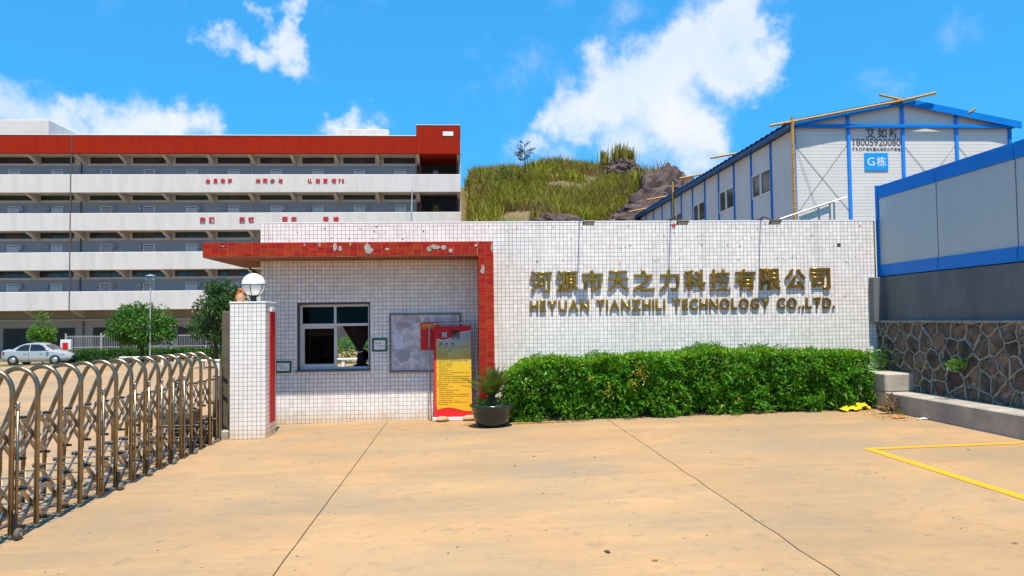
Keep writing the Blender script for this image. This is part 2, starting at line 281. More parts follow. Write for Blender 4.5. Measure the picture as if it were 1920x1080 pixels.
# ------------------------------------------------------------------ mesh helpers
class MB:
    def __init__(s): s.v = []; s.f = []
    def add(s, v, f): n = len(s.v); s.v += [tuple(p) for p in v]; s.f += [tuple(i + n for i in q) for q in f]; return s
    def box(s, x0, x1, y0, y1, z0, z1):
        return s.add([(x0, y0, z0), (x1, y0, z0), (x1, y1, z0), (x0, y1, z0), (x0, y0, z1), (x1, y0, z1), (x1, y1, z1), (x0, y1, z1)],
                     [(0, 3, 2, 1), (4, 5, 6, 7), (0, 1, 5, 4), (1, 2, 6, 5), (2, 3, 7, 6), (3, 0, 4, 7)])
    def bbox(s, x0, x1, y0, y1, z0, z1, b=.01):          # box with chamfered edges
        vs = []; b = min(b, (x1 - x0) / 2.01, (y1 - y0) / 2.01, (z1 - z0) / 2.01)
        xs, ys, zs = (x0, x1), (y0, y1), (z0, z1)
        idx = {}
        for i in (0, 1):
            for j in (0, 1):
                for k in (0, 1):
                    sx, sy, sz = (b if i == 0 else -b), (b if j == 0 else -b), (b if k == 0 else -b)
                    for a, p in enumerate(((xs[i], ys[j] + sy, zs[k] + sz), (xs[i] + sx, ys[j], zs[k] + sz), (xs[i] + sx, ys[j] + sy, zs[k]))):
                        idx[i, j, k, a] = len(vs); vs.append(p)
        I = lambda i, j, k, a: idx[i, j, k, a]
        fs = []
        for i in (0, 1):
            q = [I(i, 0, 0, 0), I(i, 1, 0, 0), I(i, 1, 1, 0), I(i, 0, 1, 0)]; fs.append(q if i else q[::-1])
            q = [I(0, i, 0, 1), I(0, i, 1, 1), I(1, i, 1, 1), I(1, i, 0, 1)]; fs.append(q if i else q[::-1])
            q = [I(0, 0, i, 2), I(1, 0, i, 2), I(1, 1, i, 2), I(0, 1, i, 2)]; fs.append(q if i else q[::-1])
        for i in (0, 1):
            for j in (0, 1):
                fs.append([I(i, j, 0, 0), I(i, j, 0, 1), I(i, j, 1, 1), I(i, j, 1, 0)])
                fs.append([I(i, 0, j, 0), I(i, 0, j, 2), I(i, 1, j, 2), I(i, 1, j, 0)])
                fs.append([I(0, i, j, 1), I(0, i, j, 2), I(1, i, j, 2), I(1, i, j, 1)])
                for k in (0, 1): fs.append([I(i, j, k, 0), I(i, j, k, 1), I(i, j, k, 2)])
        return s.add(vs, fs)
    def tube(s, pts, r, n=8, cap=True):
        pts = [Vector(p) for p in pts]; rs = r if isinstance(r, (list, tuple)) else [r] * len(pts)
        rings = []; prev = None
        for i, p in enumerate(pts):
            d = (pts[min(i + 1, len(pts) - 1)] - pts[max(i - 1, 0)]).normalized()
            if prev is None: a = d.cross(Vector((0, 0, 1)) if abs(d.z) < .9 else Vector((1, 0, 0))).normalized()
            else: a = (prev - d * prev.dot(d)).normalized()
            prev = a; b = d.cross(a)
            rings.append([p + (a * math.cos(2 * math.pi * k / n) + b * math.sin(2 * math.pi * k / n)) * rs[i] for k in range(n)])
        v = [q for ring in rings for q in ring]; f = []
        for i in range(len(pts) - 1):
            for k in range(n): f.append((i * n + k, i * n + (k + 1) % n, (i + 1) * n + (k + 1) % n, (i + 1) * n + k))
        if cap: f.append(tuple(range(n))[::-1]); f.append(tuple((len(pts) - 1) * n + k for k in range(n)))
        return s.add(v, f)
    def lathe(s, prof, n=24, c=(0, 0, 0)):
        v = []; f = []
        for r, z in prof:
            for k in range(n): a = 2 * math.pi * k / n; v.append((c[0] + r * math.cos(a), c[1] + r * math.sin(a), c[2] + z))
        for i in range(len(prof) - 1):
            for k in range(n): f.append((i * n + k, i * n + (k + 1) % n, (i + 1) * n + (k + 1) % n, (i + 1) * n + k))
        f.append(tuple(range(n))[::-1]); f.append(tuple((len(prof) - 1) * n + k for k in range(n)))
        return s.add(v, f)
    def bar(s, a, b, w, t, side=Vector((1, 0, 0))):      # flat bar from a to b, thickness t along side
        a, b = Vector(a), Vector(b); d = (b - a).normalized(); sd = (side - d * side.dot(d)).normalized(); u = d.cross(sd)
        v = [p + sd * (i * t / 2) + u * (j * w / 2) for p in (a, b) for i, j in ((-1, -1), (1, -1), (1, 1), (-1, 1))]
        return s.add(v, [(0, 3, 2, 1), (4, 5, 6, 7), (0, 1, 5, 4), (1, 2, 6, 5), (2, 3, 7, 6), (3, 0, 4, 7)])
    def prism(s, poly, y0, y1):                          # polygon in x,z extruded along y
        n = len(poly); v = [(x, y0, z) for x, z in poly] + [(x, y1, z) for x, z in poly]
        return s.add(v, [tuple(range(n)), tuple(range(n, 2 * n))[::-1]] + [(i + n, (i + 1) % n + n, (i + 1) % n, i) for i in range(n)])
    def mesh(s, name, m, smooth=False):
        me = bpy.data.meshes.new(name); me.from_pydata(s.v, [], s.f)
        if m: me.materials.append(m)
        if smooth: me.polygons.foreach_set('use_smooth', [True] * len(me.polygons))
        me.update(); return me
    def build(s, name, m, parent=None, smooth=False, **k):
        return link(name, s.mesh(name, m, smooth), parent, **k)
def link(name, me, parent=None, loc=None, label=None, cat=None, group=None, kind=None, rot=None):
    o = bpy.data.objects.new(name, me); COL.objects.link(o)
    if parent is not None: o.parent = parent
    if loc is not None: o.location = loc
    if rot is not None: o.rotation_euler = rot
    if label: o['label'] = label
    if cat: o['category'] = cat
    if group: o['group'] = group
    if kind: o['kind'] = kind
    return o
def thing(name, label, cat, loc=(0, 0, 0), group=None, rot=None): return link(name, None, None, loc, label, cat, group, None, rot)
def rawmesh(name, V, Fc, m, smooth=False):               # numpy fast path: V (n,3), Fc (k,3|4)
    me = bpy.data.meshes.new(name); nv = len(V); nf, c = Fc.shape
    me.vertices.add(nv); me.vertices.foreach_set('co', V.astype(np.float32).ravel())
    me.loops.add(nf * c); me.loops.foreach_set('vertex_index', Fc.astype(np.int32).ravel())
    me.polygons.add(nf); me.polygons.foreach_set('loop_start', np.arange(0, nf * c, c, dtype=np.int32))
    me.polygons.foreach_set('use_smooth', np.full(nf, bool(smooth)))
    me.materials.append(m); me.update(calc_edges=True); me.validate(); return me
def unit(a): return a / np.maximum(np.linalg.norm(a, axis=-1, keepdims=True), 1e-9)
def leaves(name, P, D, S, m, wr=.32, fold=.25, droop=.15):
    """one folded, pointed leaf (two triangles per half) at every point P along D with length S"""
    n = len(P); D = unit(D); rd = unit(rng.normal(size=(n, 3))); A = unit(np.cross(D, rd)); B = np.cross(D, A)
    S = np.asarray(S).reshape(-1, 1) * np.ones((n, 1)); W = S * wr / 2
    tip = P + D * S; tip[:, 2] -= (S * droop)[:, 0]; mid = P + D * S * .45
    V = np.stack([P, mid + A * W + B * W * fold, tip, mid - A * W + B * W * fold], 1).reshape(-1, 3)
    b = np.arange(n)[:, None] * 4
    Fc = np.concatenate([b + [0, 1, 2], b + [0, 2, 3]], 1).reshape(-1, 3)
    return rawmesh(name, V, Fc, m)
def vnoise(seed):                                        # smooth value noise on a lattice
    g = np.random.default_rng(seed).random((64, 64, 64))
    def f(p):
        p = np.asarray(p, float); i = np.floor(p).astype(int); t = p - i; t = t * t * (3 - 2 * t); r = 0
        for a in (0, 1):
            for b in (0, 1):
                for c in (0, 1):
                    wgt = (t[..., 0] if a else 1 - t[..., 0]) * (t[..., 1] if b else 1 - t[..., 1]) * (t[..., 2] if c else 1 - t[..., 2])
                    r = r + wgt * g[(i[..., 0] + a) % 64, (i[..., 1] + b) % 64, (i[..., 2] + c) % 64]
        return r
    return f
NZ = vnoise(3)
def fbm(p, o=4):
    p = np.asarray(p, float); s = 0; a = .5
    for k in range(o): s = s + a * NZ(p * 2 ** k + 7.3 * k); a *= .5
    return s
TXT = {}
def glyph(ch, size, ext, off, bev=0, m=None):
    """mesh of one character standing in the x,z plane facing -y, centred on its own box"""
    key = (ch, size, ext, off, bev, m.name)
    if key in TXT: return TXT[key]
    c = bpy.data.curves.new('character', 'FONT'); c.body = ch; c.size = size; c.extrude = ext; c.offset = off; c.bevel_depth = bev; c.bevel_resolution = 0
    c.resolution_u = 3; c.fill_mode = 'BOTH'
    o = bpy.data.objects.new('character', c); COL.objects.link(o)
    bpy.context.view_layer.update()
    me = bpy.data.meshes.new_from_object(o.evaluated_get(bpy.context.evaluated_depsgraph_get()))
    COL.objects.unlink(o); bpy.data.objects.remove(o); bpy.data.curves.remove(c)
    if len(me.vertices):
        V = np.zeros(len(me.vertices) * 3, np.float32); me.vertices.foreach_get('co', V); V = V.reshape(-1, 3)
        V[:, :2] -= (V[:, :2].min(0) + V[:, :2].max(0)) / 2
        W = np.stack([V[:, 0], -V[:, 2], V[:, 1]], 1); me.vertices.foreach_set('co', W.ravel())
    me.materials.clear(); me.materials.append(m); me.update(); me.name = 'letter'; TXT[key] = me; return me
def dims(me):
    V = np.zeros(len(me.vertices) * 3, np.float32); me.vertices.foreach_get('co', V); V = V.reshape(-1, 3); return V.max(0) - V.min(0)
def tile_field(mb_v, mb_f, o, u, v, n, nu, nv, pu, pv, gap, depth, skip=None, stagger=0):
    o, u, v, n = (np.array(a, float) for a in (o, u, v, n))
    for j in range(nv):
        for i in range(nu):
            if skip and skip(i, j): continue
            x0 = i * pu + gap / 2; x1 = (i + 1) * pu - gap / 2; y0 = j * pv + gap / 2; y1 = (j + 1) * pv - gap / 2
            dz = depth * random.uniform(.8, 1.1); c = .001
            base = len(mb_v)
            for (a, b, h) in ((x0, y0, 0), (x1, y0, 0), (x1, y1, 0), (x0, y1, 0), (x0 + c, y0 + c, dz), (x1 - c, y0 + c, dz), (x1 - c, y1 - c, dz), (x0 + c, y1 - c, dz)):
                mb_v.append(o + u * a + v * b + n * h)
            mb_f += [(base + 4, base + 5, base + 6, base + 7), (base, base + 1, base + 5, base + 4), (base + 1, base + 2, base + 6, base + 5), (base + 2, base + 3, base + 7, base + 6), (base + 3, base, base + 4, base + 7)]

# ------------------------------------------------------------------ ground
def ss(a, b, x): t = min(1, max(0, (x - a) / (b - a))); return t * t * (3 - 2 * t)
def gz(x, y):
    wgt = 1 - ss(-5.0, -3.0, x)
    z = .016 * max(min(x, 12), -40)
    return z - wgt * (.02 * min(8, max(0, y - 6)) + .009 * min(60, max(0, y - 14)))
def grid_sheet(name, xs, ys, m, dz=0, zf=gz, **k):
    V = np.array([(x, y, zf(x, y) + dz) for y in ys for x in xs]); nx = len(xs)
    Fc = np.array([(j * nx + i, j * nx + i + 1, (j + 1) * nx + i + 1, (j + 1) * nx + i) for j in range(len(ys) - 1) for i in range(nx - 1)])
    return link(name, rawmesh(name, V, Fc, m), **k)
xs = [-1500, -600, -250, -120] + list(np.arange(-66, 24, 1.5)) + [30, 60, 140, 400, 1500]
ys = [-800, -300, -90, -30] + list(np.arange(-12, 90, 1.5)) + [110, 160, 300, 800, 2500]
grid_sheet('ground', xs, ys, m_joint, dz=-.014, kind='structure')
pave = link('pavement', None, kind='structure')
XE = [-1.23 - 3.48 * k for k in range(18, 0, -1)] + [-1.23, 2.25, 6.66]
YE = [-8.6, -3.1, 2.37, 7.87, 13.37] + [13.37 + 5.5 * k for k in range(1, 10)]
for j in range(len(YE) - 1):
    for i in range(len(XE) - 1):
        x0, x1, y0, y1 = XE[i] + .005, XE[i + 1] - .005, YE[j] + .003, YE[j + 1] - .003
        if y1 < 2 and (x0 < -9 or y1 < -4): continue
        if x1 > 2.3 and y0 > 13: continue
        # keep what the photograph can show
        if x0 < -.75 * y1 - 6: continue
        nx, ny = (10, 14) if x1 > -6 and y0 < 14 else (3, 4)
        gx = np.linspace(x0, x1, nx + 1); gy = np.linspace(y0, y1, ny + 1)
        V = []; Fc = []
        for b in gy:
            for a in gx:
                jx = jy = 0
                if a in (gx[0], gx[-1]): jx = .006 * math.sin(b * 9.1 + a) + .004 * math.sin(b * 23)
                if b in (gy[0], gy[-1]): jy = .005 * math.sin(a * 8.3 + b) + .003 * math.sin(a * 27)
                V.append((a + jx, b + jy, gz(a, b)))
        for q in range(ny):
            for p in range(nx): Fc.append((q * (nx + 1) + p, q * (nx + 1) + p + 1, (q + 1) * (nx + 1) + p + 1, (q + 1) * (nx + 1) + p))
        rim = [p for p in range(nx + 1)] + [q * (nx + 1) + nx for q in range(1, ny + 1)] + [ny * (nx + 1) + p for p in range(nx - 1, -1, -1)] + [q * (nx + 1) for q in range(ny - 1, 0, -1)]
        b0 = len(V); V += [(V[r][0], V[r][1], V[r][2] - .12) for r in rim]
        for k in range(len(rim)): k2 = (k + 1) % len(rim); Fc.append((rim[k2], rim[k], b0 + k, b0 + k2))
        me = bpy.data.meshes.new('slab'); me.from_pydata(V, [], Fc); me.materials.append(m_conc); link('slab', me, pave)
# planting bed under the hedge and painted parking line
grid_sheet('planting_bed', np.linspace(.8, 6.62, 30), np.linspace(12.12, 12.87, 5), m_soil, dz=.012, zf=lambda x, y: gz(x, y) + .03 * math.sin(3 * x) ** 2 * (y > 12.2), kind='structure')
pl = MB()
def strip(mb, xs, ys, dz=.005):
    V = [(x, y, gz(x, y) + dz) for y in ys for x in xs]; nx = len(xs)
    mb.add(V, [(j * nx + i, j * nx + i + 1, (j + 1) * nx + i + 1, (j + 1) * nx + i) for j in range(len(ys) - 1) for i in range(nx - 1)])
lines = link('parking_marking', None, kind='structure')
b = MB(); strip(b, list(np.linspace(4.58, 6.55, 8)), [8.60, 8.70]); b.build('painted_line', m_yellow, lines)
b = MB(); strip(b, [4.58, 4.69], list(np.linspace(2.5, 8.597, 10))); b.build('painted_line', m_yellow, lines)
b = MB(); strip(b, [-3.86, -3.80], list(np.linspace(3.5, 11.3, 10)), .012); b.build('gate_rail_track', m_rust, None, label='rusty steel floor rail under the retractable gate', cat='rail')

# ------------------------------------------------------------------ gatehouse with the long sign wall
WY = 12.88; WX0, WX1, WZ = -3.29, 7.13, 3.25
wx0, wx1, wz0, wz1 = -2.67, -1.53, .83, 1.905          # booth window opening
gh = thing('gatehouse', 'white tiled gatehouse and long sign wall with red tiled canopy', 'gatehouse', (0, WY, 0))
gh_loc = Vector((0, WY, 0))
def P(mb): mb.v = [(x, y - WY, z) for x, y, z in mb.v]; return mb
b = MB(); yf, yb = WY + .0025, WY + .24
b.box(WX0, wx0, yf, yb, -.3, WZ - .01); b.box(wx1, WX1, yf, yb, -.3, WZ - .01); b.box(wx0, wx1, yf, yb, -.3, wz0); b.box(wx0, wx1, yf, yb, wz1, WZ - .01)
P(b).build('front_wall', m_grout, gh)
tv, tf = [], []; pt = .0658; nu = int((WX1 - WX0) / pt); nv = 51; z0 = WZ - nv * pt
def skip_tile(i, j):
    xc = WX0 + (i + .5) * pt; zc = z0 + (j + .5) * pt
    if zc < gz(xc, WY) - .05: return True
    if wx0 - .03 < xc < wx1 + .03 and wz0 - .03 < zc < wz1 + .03: return True
    return (i, j) == (148, 44)
tile_field(tv, tf, (WX0, yf - WY, z0), (1, 0, 0), (0, 0, 1), (0, -1, 0), nu, nv, pt, pt, .0048, .0025, skip_tile)
link('wall_tiles', rawmesh('wall_tiles', np.array(tv), np.array(tf), m_tile), gh, kind='stuff')
P(MB().box(WX0 - .004, WX1 + .004, WY - .004, yb + .006, WZ - .009, WZ + .012)).build('coping', m_white, gh)
# side, back, roof, floor of the booth room
BX1, BY = .3, 15.6; bwx0, bwx1, bwz0, bwz1 = -2.55, -1.62, .62, 1.98
b = MB(); b.box(WX0, WX0 + .2, yb, BY, -.3, 2.9); b.box(BX1, BX1 + .2, yb, BY, -.3, 2.9); P(b).build('side_wall', m_int, gh)
b = MB(); b.box(WX0, bwx0, BY, BY + .2, -.3, 2.9); b.box(bwx1, BX1 + .2, BY, BY + .2, -.3, 2.9); b.box(bwx0, bwx1, BY, BY + .2, -.3, bwz0); b.box(bwx0, bwx1, BY, BY + .2, bwz1, 2.9); P(b).build('back_wall', m_int, gh)
P(MB().box(WX0 - .1, BX1 + .3, yb + .01, BY + .3, 2.9, 3.02)).build('roof_slab', m_int, gh)
P(MB().box(WX0 + .2, BX1, yb, BY, -.12, -.02)).build('booth_floor', m_dark, gh)
# booth window
wf = MB(); fy0, fy1 = WY + .07, WY + .13; fr = .042; tz = 1.565; mx_ = -2.095
wf.bbox(wx0, wx1, fy0, fy1, wz1 - fr, wz1, .004); wf.bbox(wx0, wx1, fy0, fy1, wz0, wz0 + fr, .004)
wf.bbox(wx0, wx0 + fr, fy0, fy1, wz0 + fr, wz1 - fr, .004); wf.bbox(wx1 - fr * .6, wx1, fy0, fy1, wz0 + fr, wz1 - fr, .004)
wf.bbox(wx0 + fr, wx1 - fr * .6, fy0 - .004, fy1, tz - .022, tz + .022, .004); wf.bbox(mx_ - .02, mx_ + .02, fy0 + .003, fy1, tz + .022, wz1 - fr, .004)
win = P(wf).build('window', m_alu, gh)
sa = MB(); sa.bbox(wx0 + fr, mx_ + .03, fy0 + .004, fy1 - .02, tz - .06, tz - .023, .004); sa.bbox(wx0 + fr, mx_ + .03, fy0 + .004, fy1 - .02, wz0 + fr, wz0 + fr + .05, .004)
sa.bbox(wx0 + fr, wx0 + fr + .035, fy0 + .004, fy1 - .02, wz0 + fr + .05, tz - .06, .004); sa.bbox(mx_ - .02, mx_ + .03, fy0 + .004, fy1 - .02, wz0 + fr + .05, tz - .06, .004)
P(sa).build('sliding_sash', m_alu, win)
P(MB().box(wx0 + fr + .03, mx_ - .015, fy0 + .02, fy0 + .026, wz0 + fr + .04, tz - .05)).build('pane', m_glass, win)
P(MB().box(wx0 + fr - .01, mx_ - .015, fy0 + .02, fy0 + .026, tz + .02, wz1 - fr + .01)).build('pane', m_glass, win)
P(MB().box(mx_ + .015, wx1 - fr * .5, fy0 + .02, fy0 + .026, tz + .02, wz1 - fr + .01)).build('pane', m_glass, win)
P(MB().bbox(wx0 - .06, wx1 + .02, WY - .03, WY + .07, wz0 - .03, wz0 - .002, .004)).build('window_sill', m_cwall, gh)
# canopy and fin in red tile
CY, CX0, CX1, CZ0, CZ1, FX0 = 12.09, -3.96, .50, 2.63, 2.85, .26
cp = P(MB().box(CX0 + .0025, CX1 - .0025, CY + .0025, WY + .005, CZ0 + .004, CZ1 - .004).box(CX0 + .0025, WX0 - .01, WY + .006, 14.4, CZ0 + .004, CZ1 - .004)).build('canopy', m_redgrout, gh)
fn = P(MB().box(FX0 + .0025, CX1 - .0025, CY + .0025, WY + .005, -.15, CZ0 + .003)).build('fin_wall', m_redgrout, gh)
def redtiles(name, parent, faces):
    v, f = [], []
    for o, u, vv, n, wd, ht in faces:
        nu_ = max(1, round(wd / .124)); nv_ = max(1, round(ht / .0418))
        tile_field(v, f, (o[0], o[1] - WY, o[2]), u, vv, n, nu_, nv_, wd / nu_, ht / nv_, .0035, .0022)
    link(name, rawmesh(name, np.array(v), np.array(f), m_red), parent, kind='stuff')
redtiles('canopy_tiles', cp, [((CX0 + .0025, CY + .0025, CZ0 + .004), (1, 0, 0), (0, 0, 1), (0, -1, 0), FX0 - CX0 - .02, CZ1 - CZ0 - .008),
                             ((FX0 - .008, CY + .0025, CZ0 + .004), (1, 0, 0), (0, 0, 1), (0, -1, 0), CX1 - FX0 - .004, CZ1 - CZ0 - .008),
                             ((CX0 + .0025, 14.4, CZ0 + .004), (0, -1, 0), (0, 0, 1), (-1, 0, 0), 14.4 - CY - .012, CZ1 - CZ0 - .008)])
redtiles('fin_tiles', fn, [((FX0 + .0025, CY + .0025, -.1), (1, 0, 0), (0, 0, 1), (0, -1, 0), CX1 - FX0 - .005, CZ0 + .1),
                          ((FX0 + .0025, WY, -.1), (0, -1, 0), (0, 0, 1), (-1, 0, 0), WY - CY - .012, CZ0 + .1),
                          ((CX1 - .0025, CY + .0025, -.1), (0, 1, 0), (0, 0, 1), (1, 0, 0), WY - CY - .012, CZ0 + .1)])
P(MB().box(CX0 + .0025, CX1 - .0025, CY + .0025, WY - .002, CZ0 - .012, CZ0 + .002)).build('canopy_soffit', mat('red_brown_soffit_paint', (.20, .05, .025), (.26, .15, .09), scale=4, rough=.9, ramp=(.5, .75)), cp)
P(MB().box(CX0 + .0025, WX0 - .012, WY, 14.4, CZ0 - .012, CZ0 + .002)).build('canopy_soffit', MATS['red_brown_soffit_paint'], cp)
# places where the red tiles have come away, baring the render
def blob(cx, cz, w_, h_, seed, n=14):
    r = random.Random(seed); return [(cx + w_ / 2 * math.cos(2 * math.pi * k / n) * r.uniform(.55, 1.1), cz + h_ / 2 * math.sin(2 * math.pi * k / n) * r.uniform(.6, 1.1)) for k in range(n)]
for k, (px, py, w_, h_) in enumerate([(571, 459, 4, 5), (599, 459, 5, 9), (628, 462, 9, 16), (638, 466, 8, 12), (690, 466, 15, 22), (694, 470, 12, 15), (726, 467, 9, 5), (815, 463, 22, 10), (832, 464, 14, 9), (805, 467, 12, 12), (845, 470, 8, 10), (892, 460, 7, 6), (418, 462, 9, 2.5), (657, 456, 3, 8), (905, 505, 9, 22), (922, 463, 4, 20)]):
    c = onY(px, py, CY); h2 = min(h_ * .0083, .19); cz = min(max(c.z, CZ0 + h2 * .6), CZ1 - h2 * .56) if py < 480 else c.z
    cx = min(c.x, CX1 - .0046 * w_)
    P(MB().prism(blob(cx, cz, w_ * .0083, h2, k, 26), CY - .003 - .0004 * k, CY + .008)).build('bare_patch', m_render, cp)
# nail holes and chips in the white tiles
b = MB()
for k in range(95):
    x = random.uniform(-3.2, 6.9); z = random.choice([3.17, 3.11, 2.98, 2.84, 2.78, 2.6]) + random.uniform(-.03, .03) if random.random() < .75 else random.uniform(1.2, 3.1)
    if x < .6 and z < 2.95: continue
    s_ = random.uniform(.006, .016); b.prism(blob(x, z, s_ * 2, s_ * 2.2, k, 7), WY - .0035, WY + .004)
P(b).build('nail_holes', m_pipe, gh, kind='stuff')
b = MB()
for k in range(16):
    x = random.uniform(.7, 6.9); z = random.choice([3.17, 2.85, 2.55]) + random.uniform(-.05, .05); b.prism(blob(x, z, .03, .05, k + 50, 8), WY - .003, WY + .004)
P(b).build('faded_red_marks', mat('faded_red_paper', (.62, .36, .32), rough=.9), gh, kind='stuff')
# thin aerial pole on the roof
P(MB().tube([(-.866, 13.6, 3.0), (-.87, 13.6, 3.5), (-.855, 13.6, 3.93)], [.018, .016, .010], 6)).build('aerial_pole', m_greyp, gh)
P(MB().tube([(-3.45, 13.6, 2.35), (-3.5, 13.0, 2.52), (-3.36, 13.3, 2.40), (-3.3, 13.5, 2.58)], .012, 5)).build('loose_cable', m_black, gh)

# things inside the booth
b = MB(); pts = []
for j in range(17):
    z = 1.99 - j * .07; t = j / 16
    wl = float(np.interp(z, [.8, 1.11, 1.56, 1.9, 2.0], [-1.80, -1.755, -2.03, -2.13, -2.14]))
    wr_ = float(np.interp(z, [.8, 1.11, 1.35, 1.7, 2.0], [-1.63, -1.70, -1.58, -1.46, -1.45]))
    for i in range(25):
        u = i / 24; x = wl + (wr_ - wl) * u; pts.append((x, WY + .31 + .028 * math.sin(u * 40) * (.4 + .6 * (wr_ - wl) / .5), z))
b.add(pts, [(j * 25 + i, j * 25 + i + 1, (j + 1) * 25 + i + 1, (j + 1) * 25 + i) for j in range(16) for i in range(24)])
cu = b.build('curtain', m_curtain, None, smooth=True, label='dark curtain tied in the middle inside the booth window', cat='curtain')
sd = cu.modifiers.new('solid', 'SOLIDIFY'); sd.thickness = .006
link('tie_band', MB().tube([(-1.765, WY + .31, 1.11), (-1.73, WY + .275, 1.10), (-1.69, WY + .31, 1.11), (-1.73, WY + .35, 1.11), (-1.765, WY + .31, 1.11)], .014, 6).mesh('tie_band', m_white), cu)
dk = thing('desk', 'dark blue desk inside the booth behind the window', 'desk', (0, 0, 0))
MB().bbox(-2.9, -1.45, 13.30, 13.85, .76, .80, .005).build('table_top', m_shirt, dk)
for x in (-2.85, -1.5):
    for y in (13.35, 13.8): MB().box(x - .02, x + .02, y - .02, y + .02, -.02, .758).build('leg', m_black, dk)
tl = thing('tube_lamp', 'pale tube lamp slanting behind the upper left window pane', 'lamp')
MB().tube([(-2.66, 13.75, 1.66), (-2.02, 14.3, 1.86)], .014, 8).build('tube', m_white, tl)
MB().tube([(-2.02, 14.3, 1.87), (-2.02, 14.3, 2.9)], .006, 5).build('hanger', m_black, tl)
MB().tube([(-2.66, 13.75, 1.67), (-2.66, 13.75, 2.9)], .006, 5).build('hanger', m_black, tl)
fl = thing('round_lamp', 'dim round lamp hanging inside the booth near the upper right pane', 'lamp')
MB().lathe([(.02, .12), (.07, .10), (.10, .04), (.10, -.02), (.06, -.05)][::-1], 16, (-1.66, 13.6, 1.74)).build('lamp_shade', m_greyp, fl, smooth=True)
MB().tube([(-1.66, 13.6, 1.85), (-1.66, 13.6, 2.9)], .006, 5).build('hanger', m_black, fl)
# person at the desk, seen through the window: one skinned body
def person():
    J = [('pelvis', (0, 0, .50), .15), ('belly', (0, 0, .66), .14), ('chest', (0, .02, .86), .155), ('neck', (0, .01, 1.03), .055), ('chin', (0, .01, 1.09), .065), ('head', (0, .02, 1.17), .092), ('crown', (0, .01, 1.25), .07),
         ('lsho', (-.18, .01, .95), .065), ('lelb', (-.23, .08, .70), .048), ('lwri', (-.14, .30, .70), .032), ('lhand', (-.12, .38, .70), .036),
         ('rsho', (.18, .01, .95), .065), ('relb', (.23, .08, .70), .048), ('rwri', (.14, .30, .70), .032), ('rhand', (.12, .38, .70), .036),
         ('lhip', (-.10, .05, .47), .095), ('lknee', (-.12, .42, .47), .065), ('lank', (-.12, .40, .10), .042), ('lfoot', (-.12, .55, .06), .04),
         ('rhip', (.10, .05, .47), .095), ('rknee', (.12, .42, .47), .065), ('rank', (.12, .40, .10), .042), ('rfoot', (.12, .55, .06), .04)]
    for s in (-1, 1):
        for k, (dx, L_) in enumerate(((-.025, .07), (-.008, .08), (.009, .075), (.025, .06))): J.append((f'{"l" if s < 0 else "r"}f{k}', (s * .12 + dx, .38 + .035 + L_, .69), .009))
        J.append((f'{"l" if s < 0 else "r"}th', (s * .12 - s * .05, .40, .70), .011))
    E_ = [('pelvis', 'belly'), ('belly', 'chest'), ('chest', 'neck'), ('neck', 'chin'), ('chin', 'head'), ('head', 'crown')]
    for s in 'lr':
        E_ += [('chest', s + 'sho'), (s + 'sho', s + 'elb'), (s + 'elb', s + 'wri'), (s + 'wri', s + 'hand'), ('pelvis', s + 'hip'), (s + 'hip', s + 'knee'), (s + 'knee', s + 'ank'), (s + 'ank', s + 'foot')] + [(s + 'hand', f'{s}f{k}') for k in range(4)] + [(s + 'hand', s + 'th')]
    ix = {n: i for i, (n, _, _) in enumerate(J)}
    me = bpy.data.meshes.new('person'); me.from_pydata([p for _, p, _ in J], [(ix[a], ix[c]) for a, c in E_], []); me.materials.append(m_shirt)
    o = link('person', me, None, (-1.77, 14.0, -.02), 'person in dark clothes seated at the booth desk, back of head in the window', 'person', rot=(0, 0, R(12)))
    o.scale = (.88, .88, .88)
    md = o.modifiers.new('skin', 'SKIN'); md.use_smooth_shade = True
    for i, (n, _, r) in enumerate(J):
        sv = me.skin_vertices[0].data[i]; sv.radius = (r, r if n not in ('chest', 'belly') else r * .75); sv.use_root = (n == 'pelvis')
    o.modifiers.new('sub', 'SUBSURF').levels = 1
    MB().lathe([(.03, 1.295), (.075, 1.275), (.103, 1.22), (.108, 1.16), (.10, 1.10), (.07, 1.07)][::-1], 18, (0, -.004, 0)).build('hair', m_hair, o, smooth=True)
    return o
person()
ch = thing('booth_chair', 'dark chair that the seated person inside the booth uses', 'chair', (-1.77, 14.0, -.02), rot=(0, 0, R(12)))
MB().bbox(-.22, .22, -.2, .24, .33, .37, .01).build('seat', m_black, ch)
MB().bbox(-.2, .2, -.24, -.205, .40, .85, .01).build('backrest', m_black, ch)
for x in (-.2, .2):
    for y in (-.22, .22): MB().tube([(x, y, -.02), (x, y, .33 if y > 0 else .5)], .014, 6).build('leg', m_black, ch)

# raised gold letters on the wall
def lettering(name, label, cat, txt, x0, x1, zc, size, hfit, ext, off, bev, m, y, widths=None, space=.40):
    root = thing(name, label, cat, (x0, y, zc))
    mes = [(glyph(c, size, ext, off, bev, m) if c != ' ' else None) for c in txt]
    if widths == 'cell':
        n = len(txt); cw = (x1 - x0) / n
        for i, me in enumerate(mes):
            d = dims(me); s = hfit / max(d[0], d[2]); o = link('letter', me, root, (cw * (i + .5), 0, 0)); o.scale = (s * min(1.0, cw * .95 / (d[0] * s)), 1, s)
    else:
        capd = dims(glyph('H', size, ext, off, bev, m)); s = hfit / capd[2]; sx = s * .90
        ws = [(dims(me)[0] * sx if me else hfit * space) for me in mes]; gap = ((x1 - x0) - sum(ws)) / (len(txt) - 1); x = 0
        for cch, me, wd in zip(txt, mes, ws):
            if me:
                h_ = dims(me)[2] * s; zz = 0 if cch not in '.,' else -hfit / 2 + (h_ / 2 if cch == '.' else h_ / 2 - .03)
                o = link('letter', me, root, (x + wd / 2, 0, zz)); o.scale = (sx, 1, s)
            x += wd + gap
    return root
